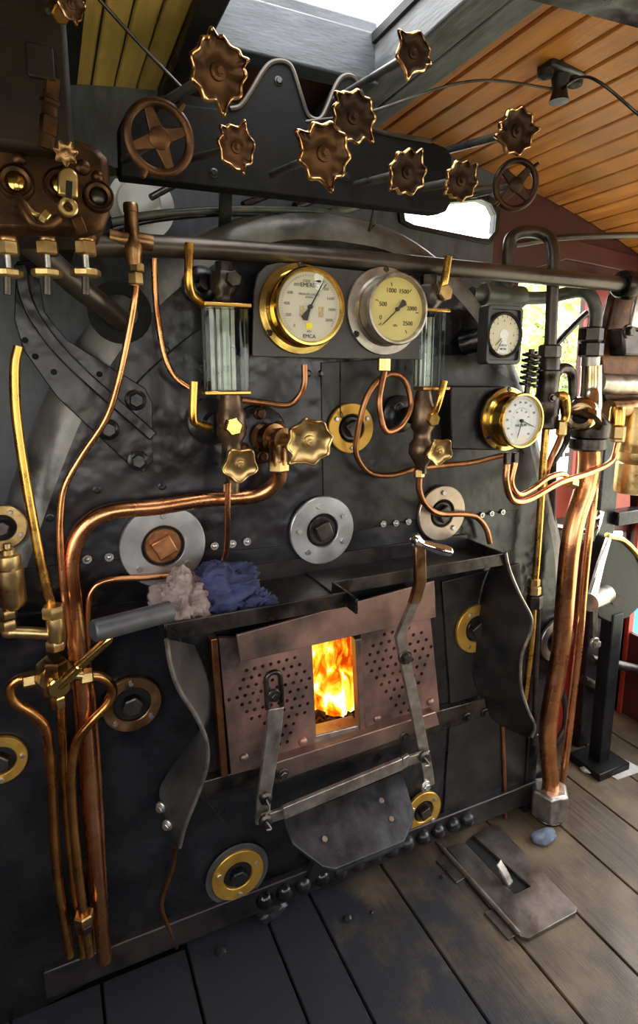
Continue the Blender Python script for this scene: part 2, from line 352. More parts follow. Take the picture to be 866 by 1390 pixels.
# ================================================================== outside
def tree(base, H, rad, n, label, name='tree'):
    t = thing(name, base, label, 'tree'); b = V(base)
    m = MB(); m.tube([b, b+V((.1,0,H*.35)), b+V((.05,.1,H*.8))], [.14,.05]); part('trunk', m, BARK, t)
    m = MB()
    for i in range(n):
        while True:
            d = V((random.uniform(-1,1), random.uniform(-1,1), random.uniform(-1,1)))
            if d.length < 1: break
        p = b+V((0,0,H*.62))+V((d.x*rad, d.y*rad, d.z*H*.42)); s = random.uniform(.05,.11)
        u = V((random.gauss(0,1), random.gauss(0,1), random.gauss(0,1))).normalized(); w = u.orthogonal().normalized()*s*.5; u *= s
        m.add([p-u, p-u*.2+w, p+u, p-u*.2-w], [(0,1,2,3)])
    f = part('foliage', m, LEAF, t); f['kind'] = 'stuff'
tree((5.6,4.2,-1.2), 3.9, 1.6, 3400, 'sunlit leafy green tree outside the opening beside the boiler, nearer one')
tree((9.6,7.5,-1.2), 4.4, 2.6, 3400, 'pale green leafy tree farther off outside the opening')
def banner(name, L, Y, label, shapes):
    t = thing(name, at(*L[3], Y), label, 'banner')
    m = MB(); m.plate(L, Y, .02); part('panel', m, WHITE, t)
    for nm, pp, mt in shapes:
        m = MB(); m.plate(pp, Y-.003, .002); part(nm, m, mt, t)
    for a in (0, 1):
        q = at(*L[3-a], Y); m = MB(); m.box((q.x, q.y+.03, (q.z-1.2)/2), (.04,.03,q.z+1.2)); part('post', m, ZINC, t)
banner('banner', [(728,560),(800,552),(800,662),(728,672)], 1.1, 'white banner with blue swooshes outside, seen between the copper pipes', [
    ('blue_print', [(770,640),(785,600),(798,610),(798,660),(768,664)], BLUE), ('lettering', [(757,616),(764,615),(764,620),(757,621)], INK), ('lettering', [(767,615),(773,614),(773,619),(767,620)], INK)])
def sidebanner(name, X, y0, y1, z0, z1, label, bits):
    t = thing(name, (X,(y0+y1)/2,-1.2), label, 'banner')
    m = MB(); m.box((X,(y0+y1)/2,(z0+z1)/2),(.02,y1-y0,z1-z0)); part('panel', m, WHITE, t)
    for a, b, c, d in bits:
        m = MB(); m.slab([(X-.012,a,c),(X-.012,b,c+.05),(X-.012,b-.05,d),(X-.012,a+.03,d-.05)],(-.002,0,0)); part('blue_print', m, BLUE, t)
    for y in (y0+.05, y1-.05):
        m = MB(); m.box((X+.03,y,(z1-1.2)/2),(.04,.04,z1+1.2)); part('post', m, ZINC, t)
sidebanner('banner', 3.4, .2, 1.6, -.6, 1.15, 'blue and white banner outside the right doorway at the photo\'s edge', [(.25,.7,-.4,.1),(.6,1.2,.4,.75),(.3,.9,.75,1.05),(.9,1.5,-.3,.3)])
# ================================================================== boiler backhead
half = [(0,1.755),(.13,1.745),(.25,1.705),(.37,1.63),(.48,1.52),(.56,1.40),(.63,1.25),(.69,1.10),(.76,.92),(.79,.75),(.80,.5),(.80,.045)]
def outline(off):
    L = []
    for i, (x, z) in enumerate(half):
        a = half[max(i-1,0)]; b = half[min(i+1,len(half)-1)]; t = V((b[0]-a[0], b[1]-a[1])).normalized()
        if i == 0: t = V((1,0))
        nx, nz = -t.y, t.x
        if i >= len(half)-2: nx, nz = 1, 0
        L.append((x+nx*off, z+nz*off))
    S = crom([(x,0,z) for x, z in L], 4)
    R = [(.64+p.x, p.z) for p in S]; Q = [(1.28-x, z) for x, z in R][::-1][:-1]
    return Q+R
bh = thing('boiler_backhead', (.64,.1,.045), 'black iron boiler backhead with rounded top and firehole', 'boiler')
mb = MB(); f0 = outline(0)
mb.holed(f0, [[(.555,.45),(.725,.45),(.725,.775),(.555,.775)]], 0, .012); part('face_plate', mb, IRON, bh, bevel=0)
mb = MB(); R_ = .075; loops = []
for k in range(9):
    a = k/8*PI/2; loops.append([(x, R_*(1-math.cos(a)), z) for x, z in outline(R_*math.sin(a))])
loops.append([(x, YF-.001, z) for x, z in outline(R_)]); mb.loft(loops, cap=False); part('shell', mb, DOME, bh, ang=60)
# cladding sheets that stand a few millimetres proud
mb = MB(); mb.plate([(2,775),(120,762),(200,757),(300,748),(383,742),(383,768),(200,810),(2,830)], -.005, .006)
mb.plate([(-60,845),(215,812),(262,900),(275,1080),(370,1195),(250,1265),(-40,1420)], -.004, .005); part('cladding_sheet', mb, IRON, bh, bevel=.0015)
mb = MB(); mb.plate([(436,492),(640,480),(700,520),(728,640),(705,692),(560,706),(440,730)], -.004, .005); part('cladding_sheet', mb, IRON2, bh, bevel=.0015)
mb = MB(); mb.plate([(600,790),(706,765),(716,960),(712,1085),(600,1135),(612,960)], -.006, .007); part('cladding_sheet', mb, IRON2, bh, bevel=.002)
mb = MB(); mb.tube(PXY([(168,548),(190,515),(240,470),(290,432)], .002), .003, 8); part('lagging_seam', mb, HOLEDARK, bh)
mb = MB(); mb.box((.64,-.012,.075),(1.5,.022,.075)); part('foundation_ring', mb, IRON2, bh, bevel=.004)
for i in range(13):
    p = V((.42+i*.056, -.024, .078)); m = MB(); m.lathe([(.024,0),(.023,.008),(.018,.016),(.010,.021),(.0,.023)], fr(p), 16); part('rivet', m, IRON, bh)
def bolt(par, P, r, h, m=IRON, n=(0,-1,0), washer=True, name='bolt'):
    mb = MB(); P = V(P); n = V(n).normalized()
    if washer: mb.lathe([(r*1.45,0),(r*1.45,h*.3),(r*1.3,h*.4)], fr(P, n), 20)
    mb.hexn(P, P+n*h, r, random.random()); return part(name, mb, m, par)
for x, y, r in ((118,759,.007),(148,756,.007),(291,741,.007),(315,738,.007),(335,735,.007),(520,711,.0065),(537,710,.0065),(554,708,.0065),(654,699,.006),(667,697,.006),(682,695,.006)):
    P = at(x, y, -.006); m = MB(); m.annulus(r*.72, r*1.35, .004, fr(P), 20, .0006); s = part('stay_washer', m, ZINC, bh)
    m = MB(); m.lathe([(r*.75,0),(r*.7,.004),(r*.4,.006),(0,.0065)], fr(P), 16); part('stay_head', m, ZINC, bh)
for x, y in ((68,703),(38,782),(220,660),(436,507),(418,507),(152,560),(225,475),(60,930),(210,700),(640,696),(655,560),(132,665)):
    bolt(bh, at(x, y, 0), .006, .005, IRON)
for x, y in ((80,292),(395,292),(470,300),(428,318),(432,320),(560,326)):
    pass
# firebox behind the firehole
mb = MB()
for c, d in (((.64,.15,.40),(.34,.26,.02)),((.64,.15,.83),(.34,.26,.02)),((.47,.15,.61),(.02,.26,.44)),((.81,.15,.61),(.02,.26,.44)),((.64,.285,.61),(.36,.02,.44))): mb.box(c, d)
for c, d in (((.515,.02,.61),(.09,.02,.44)),((.765,.02,.61),(.09,.02,.44)),((.64,.02,.425),(.3,.02,.05)),((.64,.02,.80),(.3,.02,.05))): mb.box(c, d)
part('firebox', mb, HOLEDARK, bh)
# ---- fire
FIRE = bpy.data.materials.new('flames'); FIRE.use_nodes = True
n = FIRE.node_tree.nodes; l = FIRE.node_tree.links; n.remove(n['Principled BSDF']); em = n.new('ShaderNodeEmission')
tc = n.new('ShaderNodeTexCoord'); mp = n.new('ShaderNodeMapping'); mp.inputs['Scale'].default_value = (1.5,1.5,.75); l.new(tc.outputs['Object'], mp.inputs[0])
nz = n.new('ShaderNodeTexNoise'); nz.inputs['Scale'].default_value = 11; nz.inputs['Detail'].default_value = 5; nz.inputs['Distortion'].default_value = 1.3; l.new(mp.outputs[0], nz.inputs['Vector'])
cr = n.new('ShaderNodeValToRGB'); e = cr.color_ramp.elements; e[0].position = .34; e[0].color = (.30,.025,.0,1); e[1].position = .62; e[1].color = (1,.95,.62,1)
for p, c in ((.42,(.85,.13,.003,1)),(.49,(1,.34,.01,1)),(.57,(1,.66,.06,1))): q = e.new(p); q.color = c
l.new(nz.outputs[0], cr.inputs[0]); l.new(cr.outputs[0], em.inputs[0]); em.inputs[1].default_value = 1.7
l.new(em.outputs[0], n['Material Output'].inputs[0])
fire = thing('fire', (.64,.2,.42), 'orange and yellow coal fire burning inside the open firehole', 'fire')
mb = MB(); rows = []
for i in range(30):
    r = []
    for j in range(24):
        x = .485+.31*j/23; z = .43+.385*i/29
        y = .215+.05*noise.noise(V((x*14, z*7, 3)))-.06*(1-i/29)+.03*noise.noise(V((x*40, z*18, 9)))
        r.append((x, y, z))
    rows.append(r)
mb.surf(rows, .004); f = part('flame', mb, FIRE, fire, ang=180); f['kind'] = 'stuff'
EMB = mk('glowing_coal', (.02,.012,.01), (.10,.03,.012), 0, .8, .1, 25, .3)
def lump(mb, c, r, sq=(1,1,1), seed=0, fine=1.0, sub=2):
    bm = bmesh.new(); bmesh.ops.create_icosphere(bm, subdivisions=sub, radius=1)
    vs = []
    for v in bm.verts:
        d = v.co.normalized(); k = 1+.33*noise.noise(d*1.7*fine+V((seed*3.1,seed,0)))+.12*noise.noise(d*5*fine+V((0,seed*7.7,2)))
        vs.append(V(c)+V((d.x*sq[0], d.y*sq[1], d.z*sq[2]))*r*k)
    mb.add(vs, [tuple(v.index for v in f.verts) for f in bm.faces]); bm.free(); return mb
mb = MB()
for i in range(60):
    lump(mb, (random.uniform(.50,.79), random.uniform(.06,.20), .425+random.uniform(0,.025)), random.uniform(.014,.026), seed=i, sub=1)
f = part('coal_bed', mb, EMB, fire, ang=20); f['kind'] = 'stuff'
# ================================================================== firehole doors
YD = -.034
ff = thing('firehole_frame', at(470,1040,-.02), 'riveted iron firehole frame with bottom slide rail around the fire', 'firehole frame')
mb = MB(); mb.plate([(286,868),(296,866),(311,1053),(300,1056)], -.03, .03); part('side_bar', mb, COPPERD, ff, bevel=.003)
mb = MB(); mb.plate([(266,1064),(372,1034),(592,966),(658,948),(664,972),(600,992),(378,1064),(272,1090)], -.026, .026); part('slide_rail', mb, DARK, ff, bevel=.003)
mb = MB(); mb.plate([(372,1036),(592,966),(597,984),(378,1062)], -.062, .036); part('front_rail', mb, DEFL, ff, bevel=.003)
mb = MB(); mb.plate([(321,862),(590,788),(592,838),(326,899)], -.070, .008); part('deflector_plate', mb, DEFL, ff, bevel=.002)
mb = MB(); mb.plate([(424,1000),(490,984),(490,1000),(428,1018)], -.034, .05); part('sill', mb, WORN, ff, bevel=.003)
for x, y, Y in ((384,1050,-.062),(548,1000,-.062),(634,973,-.026),(658,967,-.026)): bolt(ff, at(x,y,Y), .010, .012, DARK)
def door(poly, clip, rivs, label):
    th = .012; P = [xz(x, y, YD) for x, y in poly]
    t = thing('sliding_fire_door', at(poly[3][0], poly[3][1], YD), label, 'fire door', 'perforated firehole doors')
    s = 1/ppm(at(*clip[0], YD)); holes = []
    def inside(x, y):
        r = False
        for i in range(len(clip)):
            (x1,y1),(x2,y2) = clip[i], clip[i-1]
            if (y1 > y) != (y2 > y) and x < (x2-x1)*(y-y1)/(y2-y1)+x1: r = not r
        return r
    e1 = V((10.9,-2.9)); e2 = V((6.6,9.4)); o = V((clip[0]))
    for i in range(-30,30):
        for j in range(-30,30):
            q = o+e1*i+e2*j
            if inside(q.x, q.y):
                c = xz(q.x, q.y, YD); r = 2.8*s
                holes.append([(c[0]+r*math.cos(a*PI/5), c[1]+r*math.sin(a*PI/5)) for a in range(10)])
    mb = MB(); mb.holed(P, holes, YD, th); part('perforated_plate', mb, DOORM, t)
    mb = MB(); mb.plate(poly, YD+th+.004, .004); part('back_plate', mb, HOLEDARK, t)
    for x, y in rivs:
        m = MB(); m.lathe([(.012,0),(.0115,.004),(.008,.008),(0,.0095)], fr(at(x,y,YD)), 18); part('rivet', m, DOORM, t)
    return t
d1 = door([(297,866),(423,866),(430,1021),(314,1052)], [(311,950),(328,914),(342,899),(396,884),(424,924),(418,962),(392,1006),(380,1018),(352,988)], [(331,1028),(411,1006)], 'left perforated sliding fire door under the rag tray')
d2 = door([(489,852),(583,826),(597,966),(497,1000)], [(498,901),(507,872),(522,860),(574,848),(591,880),(572,932),(554,968),(540,977),(517,943)], [(512,975),(584,952),(308,880)][:2], 'right perforated sliding fire door behind the chrome handled lever')
m = MB(); m.plate([(483,868),(491,866),(497,996),(489,1000)], YD-.006, .03); part('door_edge', m, DEFL, d2, bevel=.003)
def lever(name, label):
    return name, label
YL = -.085
t = thing('door_lever', at(358,1105,YL), 'short worn steel fire door lever in front of the left perforated door', 'lever')
m = MB(); m.bar(PXY([(374,960),(372,985),(366,1030),(358,1080),(356,1116)], YL), [.040,.036], .012); m.add([],[]); part('arm', m, WORN, t, bevel=.002)
m = MB()
c = PXY([(371,922),(373,960)], YL); rr = .018
loop = [c[0]+V((rr*math.cos(a), 0, rr*math.sin(a))) for a in [i*PI/8 for i in range(9)]]+[c[1]+V((-rr,0,0)), c[1]+V((rr,0,0))]
m.tube(loop[:9]+[c[1]+V((-rr,0,0))], .0065, 10); m.tube([loop[0], c[1]+V((rr,0,0))], .0065, 10); part('slot_eye', m, DARK, t)
bolt(t, at(371,943,YL-.004), .011, .018, DARK)
m = MB(); m.lathe([(.016,0),(.016,.008),(.010,.012),(.008,.02),(0,.022)], fr(at(360,1082,YL-.006)), 20); part('pin', m, DARK, t)
m = MB(); m.tube(PXY([(362,1086),(366,1098),(360,1108)], YL-.03), .002, 8); part('split_pin', m, ZINC, t)
t = thing('door_lever', at(580,1068,YL), 'long cranked steel fire door lever with chrome handle at the top', 'lever')
YH = -.19
UP = [at(569,740,YH), at(570,790,YH), at(562,818,YH+.02)]
m = MB(); m.bar(UP, [.029,.030], .0135); part('upper_bar', m, BRONZE, t, 'golden brown upper end of the lever', bevel=.002)
m = MB(); m.bar([at(562.5,816,YH+.02), at(543,862,YL-.01), at(549,895,YL), at(566,975,YL), at(580,1048,YL), at(582,1066,YL)], [.030,.034], .013); part('arm', m, WORN, t, bevel=.002)
m = MB(); m.tube([at(557,731,YH-.012), at(563,732,YH-.014), at(573,738,YH-.018), at(588,743,YH-.026), at(602,747,YH-.034), at(611,749,YH-.040), at(615,750,YH-.042)], [.003,.016,.0095,.0105,.013,.0115,.003], 20); part('handle', m, CHROME, t, 'polished chrome handle')
bolt(t, at(549,891,YL-.006), .014, .02, DARK)
bolt(t, at(577,1066,YL-.006), .011, .014, ZINC)
YK = -.105
t = thing('connecting_link', at(470,1075,YK), 'flat steel link bar joining the two fire door levers', 'link bar')
m = MB(); m.bar([at(384,1103,YK-.012), at(545,1036,YK-.012)], .034, .012); m.bar([at(545,1036,YK-.01), at(553,1031,YK)], .034, .012); part('bar', m, STEELC, t, bevel=.002) if False else part('bar', m, WORN, t, bevel=.002)
m = MB(); m.bar([at(354,1113,YK), at(388,1102,YK)], .028, .010); part('end', m, WORN, t, bevel=.002)
m = MB(); m.bar([at(551,1033,YK), at(582,1024,YK)], .028, .010); part('end', m, WORN, t, bevel=.002)
for x, y in ((360,1113),(575,1026)):
    m = MB(); m.lathe([(.017,0),(.017,.007),(.011,.011),(.009,.022),(0,.024)], fr(at(x,y,YK-.006)), 20); pn = part('pin', m, DARK, t)
    m = MB(); m.tube(PXY([(x+2,y+3),(x+8,y+12),(x+2,y+14)], YK-.03), .002, 8); part('split_pin', m, ZINC, pn)
# ================================================================== shelf above the door
ZS = .985
t = thing('warming_shelf', (.6,-.1,ZS-.03), 'black steel warming shelf with raised lip above the firehole', 'shelf')
fl = atz(226,850,ZS); fm = atz(470,803,ZS); fr_ = atz(684,752,ZS)
yl, yr = fl.y+.01, fr_.y; x0, x1, x2 = fl.x, fm.x, fr_.x
m = MB(); m.box(((x0+x1)/2, yl/2, ZS-.03), (x1-x0, -yl, .006)); m.box(((x1+x2)/2-.004, yr/2, ZS-.026), (x2-x1, -yr, .006)); part('tray', m, IRON2, t, bevel=.001)
m = MB(); m.box(((x0+x1)/2, yl, ZS-.016), (x1-x0, .006, .034)); m.box((x1, (yl+yr)/2-.02, ZS-.016), (.006, yr-yl+.05, .034)); m.box((x0, yl/2, ZS-.016), (.006, -yl, .034))
m.box(((x1+x2)/2, yr, ZS-.014), (x2-x1, .006, .032)); m.box((x2, yr/2, ZS-.014), (.006, -yr, .034)); part('lip', m, DARK, t, bevel=.0015)
m = MB(); m.box(((x0+x2)/2, -.005, ZS-.01), (x2-x0, .008, .05)); part('back_flange', m, IRON2, t, bevel=.001)
m = MB(); a, b = at(126,857,-.30), at(222,832,-.26); m.cyl(a, b+(b-a)*.12, .019, .019, 24, .003); m.cyl(a-(b-a)*.002, a, .016, .016); one('round_bar', m, GREYBAR, 'thick grey round bar sticking out left of the rag tray', 'bar')
# curved side guards
def guard(F, B, label, bolts, shm=IRON2):
    F = crom([at(*q) for q in F], 5); B = crom([at(*q) for q in B], 5); N = len(F)
    rows = [[F[i].lerp(B[int(i*(len(B)-1)/(N-1))], j/8) for j in range(9)] for i in range(N)]
    t = thing('side_guard', F[-1], label, 'guard plate')
    m = MB(); m.surf(rows, .006); part('sheet', m, shm, t, ang=60)
    m = MB(); m.tube([f for f in F], .0045, 8, smooth=False); part('edge', m, WORN, t, 'bright worn edge')
    for q in bolts: bolt(t, at(*q), .009, .012, ZINC, n=(-.7,-.7,0))
guard([(226,868,-.26),(232,905,-.25),(244,938,-.23),(266,972,-.2),(280,1005,-.17),(281,1040,-.15),(268,1080,-.13),(252,1120,-.12),(244,1150,-.11)],
      [(262,876,-.01),(277,910,-.01),(285,945,-.01),(281,980,-.01),(262,1005,-.01),(240,1035,-.01),(226,1055,-.01),(218,1080,-.01),(236,1140,-.03)],
      'curved steel side guard hanging below the rags, left of the fire', [(219,1095,-.03),(228,1119,-.05)], SHEET)
guard([(686,750,-.17),(692,775,-.165),(706,808,-.16),(721,838,-.155),(719,860,-.15),(708,890,-.14),(707,930,-.13),(716,962,-.12),(726,985,-.11),(722,1000,-.10)],
      [(666,772,-.01),(656,800,-.01),(648,845,-.01),(643,885,-.01),(645,920,-.01),(656,955,-.01),(675,980,-.01),(692,990,-.01),(706,996,-.02),(716,1000,-.06)],
      'curved black side guard right of the fire, below the shelf end', [])
# treadle plate
t = thing('treadle_plate', at(470,1170,-.12), 'angled steel step plate bolted below the fire door link', 'step plate')
def tp(x, y):
    s = (y-1050-(560-x)*.29)/90.0; s = max(0,min(1.2,s)); return at(x, y, -.05-.13*s)
pts = [(387,1122),(384,1112),(545,1047),(552,1068),(563,1105),(560,1118),(549,1142),(456,1180),(438,1176),(398,1146)]
m = MB(); m.slab([tp(*q) for q in pts], (0,.002,-.010)); part('plate', m, TREAD, t, bevel=.003)
m = MB(); m.tube([tp(456,1178)+V((0,.01,-.012)), tp(549,1140)+V((0,.01,-.012))], .013, 12); part('rolled_edge', m, TREAD, t)
for x, y in ((440,1140),(517,1088),(530,1113)): bolt(t, tp(x,y), .008, .008, WORN, (0,-.5,.87), False)
m = MB(); m.bar([at(452,1160,-.04), at(440,1190,-.02)], .12, .02); part('bracket', m, IRON2, t)
# ================================================================== washout plug covers
def washout(px, py, rp, m, label, plug='square', plugm=None, bolts=(), ph=.4, inner=.5, boltm=None, Y=-.008, flake=False):
    P = at(px, py, Y); R = rp/ppm(P)
    t = thing('washout_cover', P, label, 'washout cover', 'washout plug covers on the backhead')
    m_ = MB(); m_.annulus(R*inner, R, .010, fr(P), 56, .0018); part('ring', m_, m, t)
    m_ = MB(); m_.lathe([(R*inner,.0005),(R*inner*.98,.0015),(R*inner*.93,.002),(0,.002)], fr(P), 40); part('recess_shade', m_, HOLEDARK, t)  # black disc painting the shade of a hollow inside the ring
    if flake:
        m_ = MB(); m_.annulus(R*1.0, R*1.22, .004, fr(P), 56, .001); part('backing_ring', m_, STEEL if flake == 2 else GREYBAR, t)
    s = R*inner; m_ = MB(); M = fr(P) @ Matrix.Rotation(ph, 4, 'Z')
    if plug == 'square':
        a = s*.50; m_.box((0,0,.012), (a*1.9, a*1.9, .024), M)
        m2 = MB(); m2.lathe([(s*.86,.002),(s*.86,.006),(s*.8,.009),(0,.009)], fr(P), 36); part('plug_body', m2, plugm or DARK, t)
    else:
        m_.hexn(P, P+V((0,-.024,0)), s*.62, ph)
    part('plug', m_, plugm or DARK, t, bevel=.003)
    for a in bolts:
        a = math.radians(a); q = P+V((math.cos(a)*R*(1+inner)/2, -.010, math.sin(a)*R*(1+inner)/2)); bolt(t, q, R*.075+.0014, .005, boltm or ZINC, washer=False)
    return t
washout(221,740,57,STEEL,'large bright steel washout cover with copper coloured square plug above the rags', 'square', COPPERD, (88,-42,-140), .45, .50)
washout(436,719,47,STEEL,'bright steel washout cover with dark square plug, left of the chrome handle', 'square', DARK, (100,30,-30,175,-130), .35, .49)
washout(598,696,38,STEELC,'copper tinted washout cover crossed by a thin copper pipe', 'square', DARK, (90,-50), .5, .5)
washout(3,715,31,BRASSD,'part grey, part brass washout cover at the left edge behind the brass cylinder', 'hex', DARK, (-28,60), .3, .55)
washout(0,1030,34,OCHRE,'brass washout cover at the left edge beside the bent copper loop', 'hex', DARK, (2,100,-90), .3, .6)
washout(179,954,39,BRONZE,'dark bronze washout cover with bare hex plug beside the copper pipe bundle', 'hex', DARK, (90,-42,-138), .2, .62)
washout(322,1185,36,OCHRE,'ochre brass washout cover with flaking grey backing, low left above the floor', 'hex', IRON, (22,158,-88), .1, .55, ZINC, -.012, 1)
washout(475,581,34,OCHRE,'ochre brass washout cover with a hanging wire, below the two big gauges', 'square', DARK, (28,150,-88), .5, .56)
washout(645,852,34,OCHRE,'ochre brass washout cover half hidden by the right side guard', 'square', DARK, (120,-120,0), .6, .55)
washout(573,1099,28,OCHRE,'ochre brass washout cover peeking out at the right end of the step plate', 'square', DARK, (40,-50,150), .3, .55)
washout(754,868,30,WORN,'grey steel washout cover behind the big copper pipe on the right', 'hex', DARK, (100,-60), .3, .62)
# ================================================================== pipes
def pipe(L, rp, m, label, Y=-.05, name='copper_pipe', group=None, cat='pipe', seg=14, k=8, ends=None):
    P = [at(q[0], q[1], q[2] if len(q) > 2 else Y) for q in L]
    r = rp/ppm(P[len(P)//2]) if not isinstance(rp, (list,tuple)) else [a/ppm(P[len(P)//2]) for a in rp]
    mb = MB(); mb.tube(P, r, seg, k); return one(name, mb, m, label, cat, group, ang=60)
def nut_at(par, px, py, Y, rp, lp, m, n=(0,0,1), name='union_nut'):
    P = at(px, py, Y); s = ppm(P); n = V(n).normalized(); mb = MB(); mb.hexn(P-n*lp/s, P+n*lp/s, rp/s, .3); return part(name, mb, m, par)
def pipe_t(L, rp, m, label, Y=-.05, name='copper_pipe', nuts=(), group=None, k=8):
    P = [at(q[0], q[1], q[2] if len(q) > 2 else Y) for q in L]; s = ppm(P[len(P)//2])
    t = thing(name, min(P, key=lambda p: p.z), label, 'pipe', group)
    mb = MB(); mb.tube(P, [a/s for a in rp] if isinstance(rp, (list,tuple)) else rp/s, 14, k); part('tube', mb, m, t, ang=60)
    for q in nuts: nut_at(t, *q)
    return t
pipe([(378,628,-.10),(378,650,-.08),(360,668,-.06),(330,675,-.045),(280,678,-.045),(215,688,-.045),(150,695,-.045),(115,715,-.045),(98,750,-.045),(98,800,-.045),(107,880,-.045),(117,980,-.045),(124,1080,-.045),(132,1190,-.045),(142,1302,-.03)], 11.5, COPPER, 'thick copper pipe running from the big valve wheel down the left side')
pipe_t([(25,470),(20,500),(22,560),(33,640),(48,725),(60,785),(70,822)], [6.2,6.8,6.8,7,7], YCOP, 'yellowish copper pipe at far left running down to the brass valve', -.06, nuts=((72,829,-.06,13,9,BRASSD),))
pipe([(185,384,-.10),(182,410,-.10),(175,450,-.09),(160,520,-.08),(143,570,-.07),(110,620,-.06),(88,660,-.06),(82,700,-.06),(82,750,-.06),(88,820,-.06),(95,880,-.05),(104,960,-.03),(112,1060,-.025),(122,1180,-.02),(130,1290,-.02)], 4.6, COPPER, 'thin bright copper pipe sweeping from the bronze tee down across the black bracket')
pipe([(310,655,-.1),(309,690,-.09),(308,740,-.06),(300,767,-.045),(280,776,-.04),(200,784,-.03),(150,787,-.03),(126,800,-.03),(119,830,-.03),(121,900,-.02),(128,960,-.02),(135,1060,-.02),(140,1160,-.02),(146,1295,-.02)], 4.2, COPPER, 'thin copper pipe from the left drain cock, passing under the large steel cover')
pipe_t([(44,921),(26,922),(14,934),(20,952),(46,970),(62,990),(68,1030),(72,1090),(78,1190),(95,1297)], 6.6, ORNG, 'copper pipe with a left hand loop at the bottom of the brass valve', -.055, nuts=((41,922,-.055,11,9,BRASSD,(1,0,0)),))
pipe([(83,955),(86,1010),(88,1060),(92,1120),(100,1200),(113,1297)], 6, ORNG, 'middle copper pipe of the bundle, straight below the brass valve', -.04)
pipe_t([(122,917),(140,920),(153,935),(147,955),(122,982),(104,1008),(97,1050),(99,1110),(106,1180),(113,1238),(122,1296)], 6.2, ORNG, 'copper pipe with a right hand loop and a brass union near the floor', -.07, nuts=((118,918,-.07,11,8,BRASSD,(1,0,0)),(114,1246,-.07,13,8,BRASSD),(116,1258,-.07,10,6,DARK)))
pipe([(209,350,-.05),(211,400,-.04),(216,445,-.04),(224,485,-.04),(238,512,-.04),(262,530,-.05)], 4.2, COPPER, 'thin copper pipe hanging left of the left water gauge', -.04)
pipe([(413,495,-.10),(413,520,-.10),(406,538,-.09),(390,550,-.08),(360,547,-.07),(328,543,-.07)], 4.2, COPPERD, 'thin copper pipe curling below the brass gauge to the left water gauge')
pipe_t([(522,503,-.10),(515,540,-.11),(517,566,-.11),(525,586,-.11),(545,577,-.10),(558,549,-.09),(549,516,-.085),(530,508,-.08),(508,522,-.075),(494,549,-.07),(485,590,-.06),(484,618,-.05),(502,642,-.045),(533,645,-.045),(561,637,-.045),(600,632,-.045),(640,628,-.05),(682,618,-.08)], 4.2, COPPERD, 'copper pipe coiled in a loop below the yellow faced gauge', nuts=((521,495,-.10,9,9,BRASSD),))
pipe([(569,645,-.09),(569,665,-.08),(577,684,-.06),(595,697,-.04),(630,698,-.03),(648,703,-.03),(660,718,-.03),(665,737,-.03)], 4, COPPERD, 'thin copper pipe from the right drain cock across the copper tinted cover')
pipe([(682,985,-.008),(684,1040,-.008),(686,1110,-.008)], 3, COPPERD, 'thin copper pipe low on the backhead below the right side guard', -.008)
pipe_t([(688,630,-.14),(687,655,-.14),(696,679,-.14),(718,678,-.13),(760,655,-.11),(800,642,-.09),(830,626,-.08),(839,600,-.08)], 4.2, COPPER, 'copper pipe from the vacuum gauge to the brass union at far right', nuts=((839,592,-.08,9,8,BRASSD),))
pipe_t([(699,628,-.13),(694,655,-.13),(704,671,-.13),(722,664,-.12),(745,648,-.11),(765,644,-.10),(775,655,-.09)], 4, COPPER, 'shorter copper pipe from the vacuum gauge to the thick copper pipe', nuts=((776,655,-.09,8,7,BRASSD,(1,0,-.3)),))
# ================================================================== gauges
def ring_pts(c, M): return None
def gauge(px, py, rp, Yb, depth, flm, bzm, dial, label, name, marks, frac=.78, flr=1.0, dy=0):
    P = at(px, py, Yb); s = ppm(P); Rf = rp/s; R = Rf*frac
    t = thing(name, P+V((0,0,-Rf)), label, 'gauge'); M = fr(P)
    mb = MB(); mb.lathe([(Rf*.2,0),(Rf,0),(Rf,.004),(Rf*.985,.007),(R*1.08,.009),(R*1.02,.016)], M, 64, 0, False); part('flange', mb, flm, t)
    d = depth; mb = MB(); mb.lathe([(R*1.01,.006),(R*1.0,d*.8),(R*1.04,d*.82),(R*1.07,d*.9),(R*1.03,d),(R*.97,d*1.01),(R*.93,d*.93),(R*.92,d*.86)], M, 64, 0, False); part('bezel', mb, bzm, t)
    D = fr(P+V((0,-d*.86,0))); mb = MB(); mb.lathe([(R*.95,-.004),(R*.95,0),(0,0)], D, 64); dl = part('dial', mb, dial, t)
    for a in (90, 215, -35):
        a = math.radians(a); bolt(t, P+V((math.cos(a)*Rf*.92,-.006,math.sin(a)*Rf*.92)), .0055, .005, DARK)
    marks(t, D, R*.92, dl)
    return t
def T3(x, y, z=.0006): return Matrix.Translation((x, y, z))
def ticks(mb, D, R, a0, a1, n, r0, r1, w):
    for i in range(n):
        a = math.radians(a0+(a1-a0)*i/(n-1)); M = D @ Matrix.Rotation(a, 4, 'Z'); mb.box(((r0+r1)/2*R,0,.0004), ((r1-r0)*R, w, .0006), M)
